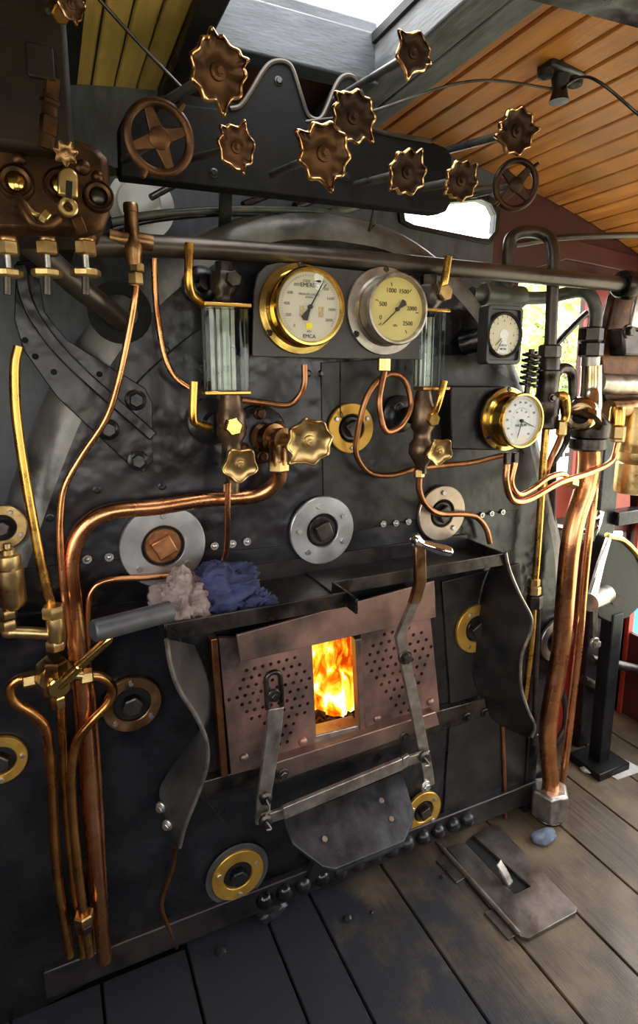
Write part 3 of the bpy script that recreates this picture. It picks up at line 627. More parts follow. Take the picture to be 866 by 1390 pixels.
def needle(t, D, R, ang, L, tail, m=INK, z=.004, wid=.05):
    M = D @ Matrix.Rotation(math.radians(ang), 4, 'Z'); mb = MB()
    mb.add([(0,-.022*R,z),(L*R*.8,-.018*R,z),(L*R,0,z),(L*R*.8,.018*R,z),(0,.022*R,z),(0,-.022*R,z+.001),(L*R*.8,-.018*R,z+.001),(L*R,0,z+.001),(L*R*.8,.018*R,z+.001),(0,.022*R,z+.001)],
           [(0,1,2,3,4),(5,6,7,8,9)[::-1]]+[(i,(i+1)%5,(i+1)%5+5,i+5) for i in range(5)], M)
    if tail: mb.add([(0,-.02*R,z),(0,.02*R,z),(-tail*R,.12*R,z),(-tail*R*1.15,0,z),(-tail*R,-.12*R,z)]+[(0,-.02*R,z+.001),(0,.02*R,z+.001),(-tail*R,.12*R,z+.001),(-tail*R*1.15,0,z+.001),(-tail*R,-.12*R,z+.001)], [(0,1,2,3,4),(5,6,7,8,9)[::-1]]+[(i,(i+1)%5,(i+1)%5+5,i+5) for i in range(5)], M)
    p = part('needle', mb, m, t)
    mb = MB(); mb.lathe([(.07*R,0),(.07*R,z+.002),(0,z+.003)], D, 20); part('hub', mb, m, p); return p
def nums(mb, D, R, items, size):
    for s_, a, r in items: a = math.radians(a); mb.text(s_, D @ T3(math.cos(a)*r*R, math.sin(a)*r*R), size*R)
def m1(t, D, R, dl):
    mb = MB(); nums(mb, D, R, [(str(200*(i+1)), 205-i*25.5-5, .74) for i in range(10)], .13)
    ticks(mb, D, R, 228, -36, 56, .88, .93, .0008); mb.text('0', D @ T3(-.5*R, -.56*R), .13*R)
    part('numerals', mb, FAINT, dl); mb = MB()
    mb.text('EMERSL', D @ T3(-.02*R, .62*R), .17*R); mb.text('EMCA', D @ T3(-.02*R, -.86*R), .16*R); part('maker_mark', mb, INK, dl)
    mb = MB(); mb.text('PRESSURE GAUGE', D @ T3(-.02*R, .36*R), .085*R); mb.text('STEAM', D @ T3(-.02*R, .27*R), .085*R); mb.text('kPa', D @ T3(-.02*R, -.71*R), .1*R); part('lettering', mb, FAINT, dl)
    mb = MB(); mb.box((-.02*R,-.55*R,.0004), (.2*R,.18*R,.0006), D); part('yellow_patch', mb, YELLOW, dl)
    for x in (-.25, .38): mb = MB(); mb.box((x*R,-.13*R,.0004), (.16*R,.3*R,.0006), D); part('sticker', mb, TAN, dl)
    mb = MB()
    for y in (.86,.64): mb.lathe([(.15*R,0),(.15*R,.0008),(0,.0008)], D @ T3(.3*R, y*R, 0), 24)
    part('white_patch', mb, WHITE, dl)
    mb = MB(); mb.box((.80*R,0,.0006), (.16*R,.025*R,.0006), D @ Matrix.Rotation(math.radians(51),4,'Z')); part('red_mark', mb, MAROON, dl)
    needle(t, D, R, 60, .92, .40)
def m2(t, D, R, dl):
    mb = MB(); nums(mb, D, R, [('0',205,.68),('500',166,.55),('1000',112,.62),('1500',66,.62),('2000',4,.58),('2500',-46,.62)], .20)
    ticks(mb, D, R, 218, -62, 6, .74, .86, .0016); part('numerals', mb, INK, dl)
    mb = MB(); mb.text('kPa', D @ T3(-.05*R,-.52*R), .11*R); part('lettering', mb, INK, dl)
    needle(t, D, R, 222, .85, .34)
BP = -.095
t = thing('gauge_board', at(455,488,BP), 'dark grey rounded steel board carrying the two big gauges', 'board')
mb = MB(); mb.plate([(343,474),(345,395),(350,372),(362,360),(380,356),(560,374),(572,384),(573,488),(455,487),(343,484)], BP, .008); part('plate', mb, BOARD, t, bevel=.002)
for x, y in ((380,440),(540,450)):
    a = at(x, y, BP+.008); mb = MB(); mb.cyl(a, (a.x, -.0, a.z), .014); part('stud', mb, DARK, t)
gauge(407,420,60, BP-.001, .060, BRASS, BRASS, DIALW, 'large brass rimmed pressure gauge with ivory dial on the gauge board', 'pressure_gauge', m1, .79)
gauge(521,423,58, BP-.001, .064, WORN, DARK if False else WORN, DIALY, 'grey metal pressure gauge with yellowed dial on the gauge board', 'pressure_gauge', m2, .745)
def m4(t, D, R, dl):
    mb = MB(); nums(mb, D, R, [('0',230,.72),('10',204,.74),('20',176,.75),('30',148,.75),('40',120,.75),('50',98,.76),('60',75,.76),('70',52,.76),('80',24,.75),('90',-52,.72)], .13)
    ticks(mb, D, R, 235, -60, 46, .88, .94, .0006); ticks(mb, D, R, 205, -25, 24, .50, .55, .0006)
    nums(mb, D, R, [('5',160,.42),('10',125,.42),('15',90,.42),('20',55,.42),('25',20,.42)], .10); part('numerals', mb, FAINT, dl)
    mb = MB(); mb.text('VACUUM', D @ T3(0,-.2*R), .15*R); part('lettering', mb, INK, dl)
    mb = MB(); mb.box((.05*R,-.78*R,.0004), (.55*R,.22*R,.0006), D); part('serial_box', mb, DIALC, dl)
    needle(t, D, R, 253, .75, 0); needle(t, D, R, -22, .8, 0)
# mounting block of the vacuum gauge, then the gauge
mb = MB(); p = at(640,572,-.04); q = at(692,572,-.075)
mb.slab([at(612,524,-.045), at(694,524,-.075), at(698,612,-.075), at(612,610,-.045)], (0,.045,0)); one('gauge_bracket', mb, IRON2, 'black steel mounting bracket behind the small brass vacuum gauge', 'bracket', None, .004)
gauge(686,569,43, -.078, .066, BRASS, BRASS, DIALB, 'small brass vacuum gauge with white dial and two needles', 'vacuum_gauge', m4, .80)
t2 = None
for x, lab in ((688,'left'),(699,'right')):
    P = at(x, 622, -.125 if x == 688 else -.118); mb = MB(); mb.box(P, (.014,.014,.030)); one('pipe_stub', mb, DARK, 'dark square stub under the vacuum gauge, the '+lab+' one of the pair', 'fitting', 'stubs under the vacuum gauge', .002)
# square black gauge
t = thing('square_gauge', at(684,490,-.02), 'black square cased gauge with cream dial right of the water gauges', 'gauge')
c = at(686,455,-.09); s = ppm(c); w_, h_ = 66/s, 78/s
c = c+V((-.006,0,0)); M = fr(c)
def rrect(w, h, r, k=6):
    L = []
    for (sx, sy, a0) in ((1,1,0),(-1,1,90),(-1,-1,180),(1,-1,270)):
        for i in range(k): a = math.radians(a0+90*i/(k-1)); L.append((sx*(w/2-r)+r*math.cos(a), sy*(h/2-r)+r*math.sin(a)))
    return L
w_ *= .93; mb = MB(); A = rrect(w_, h_, .012); B = rrect(w_*.86, h_*.86, .008); C2 = rrect(w_*.84, h_*.84, .008)
mb.loft([[(x,y,-.030) for x,y in A],[(x,y,0) for x,y in A],[(x*.97,y*.97,.005) for x,y in A],[(x,y,.005) for x,y in B],[(x,y,-.002) for x,y in C2]], True, M); part('case', mb, BOARD, t, ang=30)
R = h_*.35; mb = MB(); mb.lathe([(R*1.12,-.004),(R*1.12,.006),(R*1.05,.010),(R*.98,.006),(R*.97,.001)], M, 48, 0, False); part('bezel', mb, BLACK, t)
D = fr(c+V((0,-.001,0))); mb = MB(); mb.lathe([(R,-.002),(R,0),(0,0)], D, 48); dl = part('dial', mb, DIALC, t)
mb = MB(); ticks(mb, D, R, 235, -55, 16, .84, .96, .0012); nums(mb, D, R, [('1',176,.68),('2',128,.68),('3',92,.68),('4',56,.68),('5',0,.62),('6',-40,.6)], .14); part('numerals', mb, INK, dl)
mb = MB(); mb.add([(-.12*R,-.05*R,.0006),(.14*R,-.05*R,.0006),(.36*R,-.9*R,.0006),(-.4*R,-.86*R,.0006)], [(3,2,1,0)], D); mb.lathe([(.28*R,0),(.28*R,.0012),(0,.0012)], D, 24); wd = part('white_shield', mb, WHITE, dl)
mb = MB(); mb.text('E.M.C.E', D @ T3(-.02*R,-.5*R,.0012), .14*R); mb.text('METER', D @ T3(-.02*R,-.68*R,.0012), .14*R); part('lettering', mb, INK, wd)
mb = MB(); M2 = D @ Matrix.Rotation(math.radians(222),4,'Z'); mb.box((.5*R,0,.003),(.5*R,.035*R,.001),M2); M2 = D @ Matrix.Rotation(math.radians(240),4,'Z'); mb.box((.6*R,0,.003),(.6*R,.02*R,.001),M2); part('needle', mb, INK, t)
mb = MB(); a = at(660,462,-.06); mb.cyl((c.x-.02,-.055,c.z-.005),(c.x-.06,-.0,c.z-.02),.032); part('conduit', mb, IRON, t)
# ================================================================== hand wheels
WEB = [(.16,-.20,0),(.50,-.15,.3),(.84,-.17,.8),(.93,-.13,1),(.90,.02,.95),(.85,.05,.9),(.72,-.03,.6),(.42,-.06,.1),(.27,-.03,0),(.25,.07,0),(.15,.09,0),(.14,.15,0),(.0,.16,0)]
RIM = [(.91,-.13,1),(.98,-.10,1),(1.0,0,1),(.98,.10,1),(.93,.13,1),(.88,.10,1),(.88,.0,1),(.91,-.13,1)]
def wheelmesh(prof, R, n, horns, amp, ph, N=128):
    loops = []
    for f, z, w in prof:
        L = []
        for j in range(N):
            a = 2*PI*j/N+ph; u = (1-math.cos(n*(a-ph)))/2; g = 1-amp*u**.8
            for h in horns:
                d = (a-math.radians(h)+PI) % (2*PI)-PI; g += .30*math.exp(-(d/.12)**2)*(w if w > .7 else 0)
            k = 1+(g-1)*w; r = R*f*k; L.append((r*math.cos(a), r*math.sin(a), z*R))
        loops.append(L)
    return loops
def handwheel(px, py, Y, rp, label, m=RUSTB, n=8, horns=(), nrm=(-.06,-.98,-.18), rod=0, rodr=6, ph=.2, amp=.13, group='scalloped hand wheels on the valve spindles', rodm=None, cat='hand wheel', rim=None):
    P = at(px, py, Y); s = ppm(P); R = rp/s; nn = V(nrm).normalized(); M = fr(P, nn)
    t = thing('hand_wheel', P, label, cat, group)
    mb = MB(); mb.loft(wheelmesh(WEB, R, n, horns, amp, ph), True, M); part('wheel', mb, m, t, ang=50)
    mb = MB(); mb.loft(wheelmesh(RIM, R, n, horns, amp, ph), False, M); part('rim', mb, rim or (GOLDR if m in (RUSTB, DBRONZE, DWHEEL) else m), t, ang=50)
    mb = MB(); mb.hexn(P+nn*R*.1, P+nn*R*.24, R*.12, .2); part('nut', mb, m, t)
    if rod:
        mb = MB(); a = P-nn*R*.1; b = P-nn*rod; mb.cyl(a, b, rodr/s, rodr/s, 16); part('spindle', mb, rodm or ROD, t)
        mb = MB(); mb.lathe([(R*.3,-.10*R),(R*.3,-.3*R),(rodr/s*1.2,-.5*R)], M, 20); part('boss', mb, m, t)
    return t
YP = -.10
handwheel(296,97,-.46,43,'largest rusty scalloped hand wheel with gold edges, upper left of the hatch', RUSTB, 9, (105,-80,28), (.10,-.97,-.2), .30, 8, .1)
handwheel(321,200,-.34,29,'small worn scalloped hand wheel below the largest rusty wheel', BRONZE if False else RUSTB, 7, (140,75,-68), (.12,-.97,-.2), .27, 5, .3)
handwheel(440,208,-.40,40,'rusty scalloped hand wheel on a long grey rod in front of the small hump', RUSTB, 9, (152,-72), (-.06,-.98,-.18), .28, 6, .0)
handwheel(480,159,-.34,34,'dark scalloped hand wheel just behind and above the rod wheel in the middle', DWHEEL, 9, (140,-40), (-.06,-.98,-.18), .22, 5, .1)
handwheel(561,72,-.42,27,'dark hand wheel silhouetted against the grey hatch beam', DWHEEL, 6, (140,-15,-100), (-.06,-.98,-.18), .36, 6, .3)
handwheel(553,234,-.33,30,'scalloped hand wheel left of the pair below the wooden ceiling', DWHEEL, 9, (60,-135), (-.06,-.98,-.18), .22, 6, .2)
handwheel(626,245,-.30,27,'scalloped hand wheel touching the small spoked wheel on the right', DWHEEL, 9, (50,-140), (-.06,-.98,-.18), .20, 6, .0)
handwheel(701,178,-.32,31,'dark hand wheel on a long rod in front of the orange ceiling boards', DWHEEL, 9, (12,-165), (-.06,-.98,-.18), .24, 6, .15)
def spoked(px, py, Y, rp, label, nrm, m, rod, horns, ph=.4):
    P = at(px, py, Y); s = ppm(P); R = rp/s; nn = V(nrm).normalized(); M = fr(P, nn)
    t = thing('spoked_wheel', P, label, 'hand wheel', 'spoked hand wheels on the valve spindles')
    mb = MB(); mb.tube([M @ V((R*.88*math.cos(a), R*.88*math.sin(a), 0)) for a in [2*PI*i/64 for i in range(65)]], R*.13, 12, smooth=False)
    for h in horns:
        h = math.radians(h); mb.tube([M @ V((R*.9*math.cos(h), R*.9*math.sin(h), 0)), M @ V((R*1.18*math.cos(h), R*1.18*math.sin(h), .1*R))], [R*.12, R*.07], 10)
    part('rim', mb, m, t, ang=60)
    for i in range(4):
        a = ph+i*PI/2; mb = MB(); d = V((math.cos(a), math.sin(a), 0))
        mb.bar([M @ (d*R*.18), M @ (d*R*.5), M @ (d*R*.84)], [R*.42, R*.24], R*.12, nn); part('spoke', mb, m, t, bevel=R*.03)
    mb = MB(); mb.lathe([(R*.26,-.16*R),(R*.30,-.05*R),(R*.30,.10*R),(R*.24,.14*R),(0,.15*R)], M, 28); part('hub', mb, m, t)
    mb = MB(); mb.cyl(P, P-nn*rod, R*.13); part('spindle', mb, ROD, t)
spoked(216,188,-.37,48,'rusty four spoke wheel at the left end of the black valve panel', (.06,-.98,-.18), RUSTB, .26, (55,-115))
spoked(700,251,-.27,33,'small dark four spoke wheel right of the scalloped wheels, over the window', (-.25,-.95,-.18), DWHEEL, .22, (45,-135), .9)
# valve panel
t = thing('valve_panel', at(390,290,YP), 'black bent steel valve panel with two humped cut outs behind the hand wheels', 'panel')
mb = MB(); mb.plate([(163,240),(161,172),(172,150),(200,138),(250,141),(312,148),(326,144),(340,125),(355,100),(366,87),(378,83),(390,86),(398,97),(410,135),(417,155),(426,162),(436,160),(445,143),(456,116),(466,104),(478,104),(487,116),(497,150),(508,176),(585,192),(606,200),(614,212),(612,276),(606,287),(592,289)], YP, .035)
part('plate', mb, PANEL, t, bevel=.004)
mb = MB(); mb.tube(PXY([(312,148),(326,144),(340,125),(355,100),(366,87),(378,83),(390,86),(398,97),(410,135),(417,155),(426,162),(436,160),(445,143),(456,116),(466,104),(478,104),(487,116),(497,150),(508,176),(585,192)], YP-.001), .005, 8); part('rolled_edge', mb, PIPE, t)
for x, y in ((290,235),(378,110),(420,232),(470,240)): bolt(t, at(x, y, YP), .006, .005, IRON)
for L in ([(306,258,-.07),(306,285,-.02),(305,305,.02)], [(512,278,-.07),(507,298,-.02),(502,318,.04)]):
    mb = MB(); mb.bar([at(*q) for q in L], .030, .008); part('strap', mb, IRON, t)
# black pipes above the boiler
pipe([(150,232,-.1),(175,240,-.0),(190,236,.1)], 6, PIPE, 'short grey stub pipe between the bronze box and the spoked wheel', -.05, 'steel_pipe')
pipe([(150,302,-.04),(200,292,-.02),(260,287,0),(330,284,.02),(430,287,.05),(490,300,.05),(545,326,.05)], 4.5, GREEN, 'upper thin greenish pipe arching over the boiler top', 0, 'steel_pipe')
pipe([(152,312,-.04),(200,300,-.01),(260,293,.01),(330,290,.04),(430,294,.06),(490,308,.06),(535,335,.06)], 3.5, IRON, 'lower thin black pipe arching over the boiler top', 0, 'steel_pipe')
pipe([(205,268,.1),(235,252,.12),(262,240,.14)], 4.5, PIPE, 'short thin grey pipe left of the panel support strap', 0, 'steel_pipe')
pipe([(330,278,.15),(372,262,.18),(400,254,.2)], 4.5, PIPE, 'short thin grey pipe right of the left panel support strap', 0, 'steel_pipe')
pipe([(400,280,.14),(440,268,.18),(470,262,.2)], 5, PIPE, 'short thin grey pipe above the middle of the boiler top', 0, 'steel_pipe')
pipe([(448,290,.16),(530,268,.2),(615,262,.22),(680,256,.24)], 6, GREEN, 'grey pipe passing behind the right end of the valve panel', 0, 'steel_pipe')
# long horizontal steam pipe
YS = -.085
t = pipe_t([(120,333,-.13),(205,334,-.11),(330,341,YS),(500,354,YS),(700,372,YS),(846,386,YS)], 12.5, PIPE, 'long dark steam pipe crossing above the gauges', YS, 'steam_pipe')
mb = MB(); P = at(846,386,YS); mb.cyl(P+V((-.012,0,0)), P+V((.03,0,0)), .038, .042, 24, .004); part('flange', mb, DARK, t)
# ================================================================== helpers for turned bodies
def vl(par, name, px, Y, rows, m, label=None, seg=24, dx=0, hexa=False, ph=.3, bevel=0):
    """turned body on an upright axis: rows of (pixel row, pixel radius), top to bottom"""
    P0 = at(px, rows[0][0], Y); mb = MB(); pr = []
    for y, r in rows:
        p = at(px, y, Y); pr.append((r/ppm(p), p.z-P0.z))
    pr = pr[::-1]; mb.lathe(pr, Matrix.Translation(P0), 6 if hexa else seg, ph)
    return part(name, mb, m, par, label, bevel)
def hx(par, name, px, Y, y0, y1, r, m, ph=.35):
    c = max(1.0, (y1-y0)*.12); return vl(par, name, px, Y, [(y0,r-c),(y0+c,r),(y1-c,r),(y1,r-c)], m, hexa=True, ph=ph)
def balltube(par, name, pts, rp, m, k=8, seg=16):
    P = [at(*q) for q in pts]; s = ppm(P[len(P)//2]); mb = MB()
    mb.tube(P, [a/s for a in rp] if isinstance(rp,(list,tuple)) else rp/s, seg, k); return part(name, mb, m, par, ang=60)
# ================================================================== water gauges
def water_gauge(x, Y, yt, sgn, label, parts):
    t = thing('water_gauge', at(x, parts['bot'], Y), label, 'water gauge', 'water gauges either side of the pressure gauges')
    yc, y0, y1, w = parts['cock'], parts['gt'], parts['gb'], parts['w']
    vl(t, 'upper_cock', x-3, Y, [(yc-26,0),(yc-26,12),(yc-12,12),(yc-12,17),(yc-6,19),(yc+10,19),(yc+18,13),(yc+24,13),(yc+30,10),(y0,12)], DARK, seg=8)
    P = at(x+4, yc, Y); s = ppm(P); mb = MB(); mb.hexn(P+V((0,-17/s,0)), P+V((0,-27/s,0)), 11/s, .3); part('cap_nut', mb, parts['nut'], t)
    if sgn < 0:
        for (fx, fy, fr0) in ((272,388,.040),(285,572,.052)):
            Q = at(fx, fy, -.004); mb = MB(); mb.lathe([(fr0,0),(fr0,.010),(fr0*.9,.014),(fr0*.4,.016),(fr0*.4,.06),(0,.06)], fr(Q), 36); part('flange', mb, IRON, t)
    for nm, yy in (('top_flange', y0), ('bottom_flange', y1)):
        mb = MB(); a = at(x, yy, Y); mb.box(a, (w*1.06/s, .045, .008)); part(nm, mb, YCOP, t, bevel=.002)
    # three sided toughened glass guard around the round gauge glass
    za, zb = at(x, y0+3, Y).z, at(x, y1-3, Y).z; P = at(x, y0, Y); ww = w*.48/s
    out = [(-ww,.016),(-ww,-.006),(-ww*.5,-.022),(ww*.5,-.022),(ww,-.006),(ww,.016)]
    pane = []
    mb = MB(); th = .0035
    lo = [(P.x+a, P.y+b, zb) for a, b in out]; hi = [(P.x+a, P.y+b, za) for a, b in out]
    mb.surf([lo, hi], th); part('glass_guard', mb, GLASS, t)
    mb = MB(); mb.cyl((P.x,P.y+.004,zb),(P.x,P.y+.004,za),.009,None,20); part('gauge_glass', mb, STEELC if False else GLASS, t)
    mb = MB(); mb.box((P.x,P.y+.030,(za+zb)/2),(ww*1.2,.004,za-zb)); bk = part('back_strip', mb, WHITE if False else WORN, t)
    for i in range(3):
        mb = MB(); mb.box((P.x-ww*.35+i*ww*.35,P.y+.027,(za+zb)/2),(.004,.003,za-zb)); part('stripe', mb, BLACK if i != 1 else GREEN, bk)
    for a in (-1, 1):
        mb = MB(); mb.cyl((P.x+a*ww*.98,P.y+.012,zb),(P.x+a*ww*.98,P.y+.012,za),.0028); part('guard_rod', mb, GREEN, t)
    return t
yG = -.09
t = water_gauge(306, yG, 415, -1, 'left water gauge in its glass guard beside the brass pressure gauge', dict(cock=382, gt=415, gb=533, bot=660, w=62, nut=DARK))
vl(t, 'lower_cock', 313, yG, [(536,14),(548,16),(556,17),(562,20),(590,20),(600,14),(612,14),(618,16),(640,15),(648,9),(656,9),(670,7)], TARN, seg=20)
hx(t, 'drain_nut', 310, yG, 655, 668, 8, BRONZE)
P = at(316,579,yG-.03); mb = MB(); mb.hexn(P+V((0,.01,0)), P+V((0,-.012,0)), 12.5/ppm(P), .2); part('brass_bolt', mb, BRASS, t, 'bright brass hexagon bolt')
balltube(t, 'lever', [(257,330,yG-.03),(256,375,yG-.03),(260,398,yG-.02),(272,410,yG)], 6, YCOP)
balltube(t, 'lever', [(263,518,yG-.04),(262,565,yG-.04),(268,575,yG-.03),(285,580,yG)], 5.5, YCOP)
handwheel(326,631,-.15,27,'small five lobed brass drain wheel under the left water gauge', BRASSD, 5, (), (-.05,-.97,-.2), .07, 6, .9, .20)
mb = MB()
P = at(350,590,-.004); t = thing('steam_valve', P, 'bronze flanged valve body between the left water gauge and the large brass hand wheel', 'valve')
mb.lathe([(.068,0),(.068,.010),(.062,.014),(.03,.016)], fr(P), 40); part('flange', mb, IRON, t)
for a in (20,90,155,215,275,330): a = math.radians(a); bolt(t, P+V((math.cos(a)*.05,-.014,math.sin(a)*.05)), .010, .012, RUSTB)
a = at(352,592,-.01); b = at(398,600,-.13); d = (b-a).normalized(); L = (b-a).length
mb = MB(); mb.lathe([(.030,0),(.033,L*.12),(.026,L*.2),(.028,L*.3),(.034,L*.33),(.034,L*.48),(.024,L*.5),(.024,L*.62),(.027,L*.64),(.027,L*.75),(.016,L*.78),(.010,L)], fr(a, d), 24); part('body', mb, BRONZE, t)
mb = MB(); c = a.lerp(b,.55); mb.tube([c, at(378,620,-.10), at(378,634,-.10)], [.022,.020,.021], 16); mb2 = part('outlet', mb, BRONZE, t)
nut_at(t, 378, 632, -.10, 15, 8, BRASSD)
handwheel(420,600,-.165,35,'large brass hand wheel above the left end of the thick copper pipe', BRASSD, 8, (-135,), (-.10,-.98,-.15), .03, 8, .2, .12)
t = water_gauge(586, yG, 420, 1, 'right water gauge in its glass guard beside the yellow faced gauge', dict(cock=400, gt=422, gb=527, bot=640, w=42, nut=BRASSD))
vl(t, 'lower_cock', 575, yG, [(530,10),(540,12),(546,13),(552,16),(580,16),(586,12),(596,12),(602,17),(615,18),(625,12),(632,8),(642,8)], TARN, seg=20)
hx(t, 'drain_nut', 569, yG, 637, 648, 7.5, BRASSD)
P = at(587,569,yG-.03); mb = MB(); mb.hexn(P+V((0,.01,0)), P+V((0,-.010,0)), 10/ppm(P), .2); part('brass_bolt', mb, BRASS, t, 'bright brass hexagon bolt')
balltube(t, 'lever', [(609,348,yG-.04),(602,388,yG-.035),(597,398,yG-.02),(588,402,yG)], 5.5, YCOP)
balltube(t, 'lever', [(603,517,yG-.04),(597,540,yG-.04),(591,558,yG-.03),(584,566,yG-.01)], 5, YCOP)
P = at(540,562,-.004); mb = MB(); mb.lathe([(.048,0),(.048,.010),(.044,.013),(.015,.015)], fr(P), 36); part('flange', mb, IRON, t)
mb = MB(); mb.cyl(P+V((.02,0,0)), at(570,568,yG), .020); part('boss', mb, IRON, t)
bolt(t, at(541,553,-.018), .010, .010, DARK)
handwheel(597,613,-.15,21,'small five lobed brass drain wheel under the right water gauge', BRASSD, 5, (), (-.10,-.97,-.2), .06, 5, .9, .2)
pipe([(462,480,-.09),(462,558,-.03),(466,566,-.03),(463,558,-.025)], .9, DARK, 'thin wire hanging from the gauge board to the ochre cover', -.05, 'wire', None, 'wire', 6)
# ================================================================== brass valve and cylinder at far left
yV = -.075
t = thing('brass_lubricator', at(2,860,yV), 'upright brass lubricator cylinder cut by the left edge of the photo', 'lubricator')
vl(t, 'cylinder', 9, yV, [(738,0),(738,5),(744,5),(746,9),(752,9),(754,15),(764,16),(770,15),(772,18),(818,18),(824,14),(828,10)], BRASSD)
hx(t, 'union_nut', 9, yV, 826, 838, 13, BRASSD); hx(t, 'union_nut', 9, yV, 840, 853, 14, BRASSD)
balltube(t, 'elbow', [(8,850,yV),(10,858,yV),(20,858,yV),(45,859,yV),(66,860,yV)], 8, BRASSD)
t = thing('brass_valve', at(76,960,yV), 'brass three way valve with a lever handle joining the copper pipe bundle', 'valve')
vl(t, 'stem', 74, yV, [(836,11),(842,12),(870,12),(874,9),(880,9)], BRASSD); hx(t, 'union_nut', 72, yV-.002, 822, 838, 15, BRASSD); hx(t, 'union_nut', 75, yV, 868, 882, 13, BRASSD)
P = at(74,915,yV); s = ppm(P); M = fr(P, (.25,-.95,-.15)); mb = MB(); mb.lathe([(12/s,-.03),(22/s,-.025),(24/s,-.008),(22/s,.004),(22/s,.010),(0,.011)], M, 8, .2); part('body', mb, BRASSD, t)
mb = MB(); mb.hexn(at(74,896,yV), at(74,940,yV), 17/s, .3); part('body_core', mb, BRONZE, t)
P = at(80,931,yV-.03); mb = MB(); mb.lathe([(15/s,-.02),(15/s,.006),(13/s,.009),(0,.010)], fr(P, (.15,-.97,-.15)), 28); part('hub', mb, BRASS, t)
mb = MB(); mb.tube([P, at(104,908,yV-.04), at(107,905,yV-.04), at(110,902,yV-.042), at(146,870,yV-.06), at(148,868,yV-.06)], [.011,.010,.012,.009,.0095,.007], 14); part('handle', mb, BRASS, t)
hx(t, 'union_nut', 79, yV, 943, 960, 10, BRASS)
mb = MB(); mb.cyl(at(50,922,yV+.01), at(66,920,yV), 7/s); part('side_port', mb, BRASSD, t); mb = MB(); mb.cyl(at(90,915,yV), at(112,917,yV), 7/s); part('side_port', mb, BRASSD, t)
# ================================================================== black bracket and elbow
t = thing('angle_bracket', at(195,640,-.02), 'bolted black angle bracket running diagonally across the upper left backhead', 'bracket')
mb = MB(); mb.plate([(19,434),(22,355),(50,352),(61,424),(90,460),(129,485),(197,527),(207,547),(208,625),(195,641),(175,631),(78,540),(32,476)], -.022, .012); part('plate', mb, DARK if False else IRON, t, bevel=.002)
mb = MB(); mb.bar(PXY([(28,360),(34,400),(50,435),(80,475),(120,515),(207,592)], -.035), .022, .03, smooth=True); part('rib', mb, IRON, t, bevel=.003)
for x, y in ((184,543),(147,583),(187,625)): bolt(t, at(x,y,-.022), .015, .016, IRON)
for x, y in ((135,508),(48,484),(34,462),(73,505)):
    mb = MB(); mb.lathe([(.006,0),(.006,.0012),(0,.0012)], fr(at(x,y,-.022)), 16); part('hole', mb, HOLEDARK, t)
t = pipe_t([(20,315,-.16),(60,348,-.13),(105,388,-.10),(140,415,-.06),(166,438,.0)], 16, PIPE, 'thick black pipe bending down into the boiler behind the bracket', -.1, 'steam_pipe')
P = at(163,424,-.004); mb = MB(); mb.annulus(.035,.062,.006,fr(P),36); part('collar', mb, HOLEDARK, t)
mb = MB(); mb.lathe([(0,0),(.04,0),(.05,.006),(.045,.012),(0,.012)], fr(at(188,277,.15)), 30); mb.lathe([(.075,0),(.075,.006),(0,.006)], fr(at(192,280,.2)), 36)
one('worn_disc', mb, WHITE, 'worn white disc behind the pipes below the spoked wheel at left', 'disc')
# ================================================================== big bronze sight feed box
yB = -.33
t = thing('sight_feed_box', at(70,322,yB), 'large rusty bronze sight feed lubricator box at the upper left', 'lubricator')
mb = MB(); mb.plate([(-40,188),(20,184),(60,178),(100,184),(132,196),(147,212),(150,230),(150,290),(140,312),(118,320),(60,318),(-40,316)], yB, .12); part('casting', mb, DBRONZE, t, bevel=.012)
P0 = at(22,248,yB); mb = MB(); q = at(60,250,yB); mb.box((q.x,.045,q.z),(.10,.51,.05)); part('mounting_arm', mb, RESV, t)
for x, y, r, mt in ((22,250,23,BRASSD),(82,254,22,BRASSD),(133,269,20,DBRONZE)):
    P = at(x,y,yB-.001); s = ppm(P); R = r/s; mb = MB(); mb.lathe([(R*.55,.004),(R*.6,.012),(R*.78,.014),(R*.8,.010),(R*.86,.010),(R*.9,.016),(R*.98,.014),(R,0)], fr(P), 36, 0, False); rg = part('sight_ring', mb, DBRONZE, t)
    mb = MB(); mb.lathe([(R*.6,0),(R*.58,.004),(R*.4,.008),(0,.009)], fr(P), 28); part('sight_glass', mb, BRASS if mt is BRASSD else DARK, rg)
for x, y, r in ((26,217,9),(112,228,10),(132,241,8),(84,233,7),(20,195,5),(5,192,5)):
    P = at(x,y,yB-.001); s = ppm(P); mb = MB(); mb.lathe([(r/s,0),(r/s*.95,.006),(r/s*.5,.010),(0,.011)], fr(P), 20); part('plug', mb, DBRONZE, t)
balltube(t, 'upstand', [(62,205,yB-.02),(66,170,yB-.02),(70,115,yB-.02)], 14, RUSTB); 
for a, b, r in (((64,188),(66,160),17),((67,148),(68,138),19),((68,136),(70,108),16)):
    mb = MB(); mb.hexn(at(*a,yB-.02), at(*b,yB-.02), r/ppm(P), .2); part('upstand_nut', mb, RUSTB, t)
mb = MB(); P = at(90,260,yB-.03); mb.bar([at(92,240,yB-.03), at(92,268,yB-.03)], .026, .012); mb.lathe([(.013,-.006),(.013,.006),(0,.006)], fr(at(92,242,yB-.03)), 20); part('lever_tab', mb, BRASSD, t, bevel=.003)
mb = MB(); mb.bar([at(94,246,yB-.0375), at(93,268,yB-.0375)], .008, .004); part('lever_slot', mb, HOLEDARK, t)
mb = MB(); mb.annulus(.006,.013,.012,fr(at(92,283,yB-.02)),24); part('eyelet', mb, BRASSD, t)
balltube(t, 'feed_pipe', [(25,268,yB-.03),(36,290,yB-.04),(48,305,yB-.04),(66,305,yB-.035),(80,296,yB-.03)], 6, RUSTB)
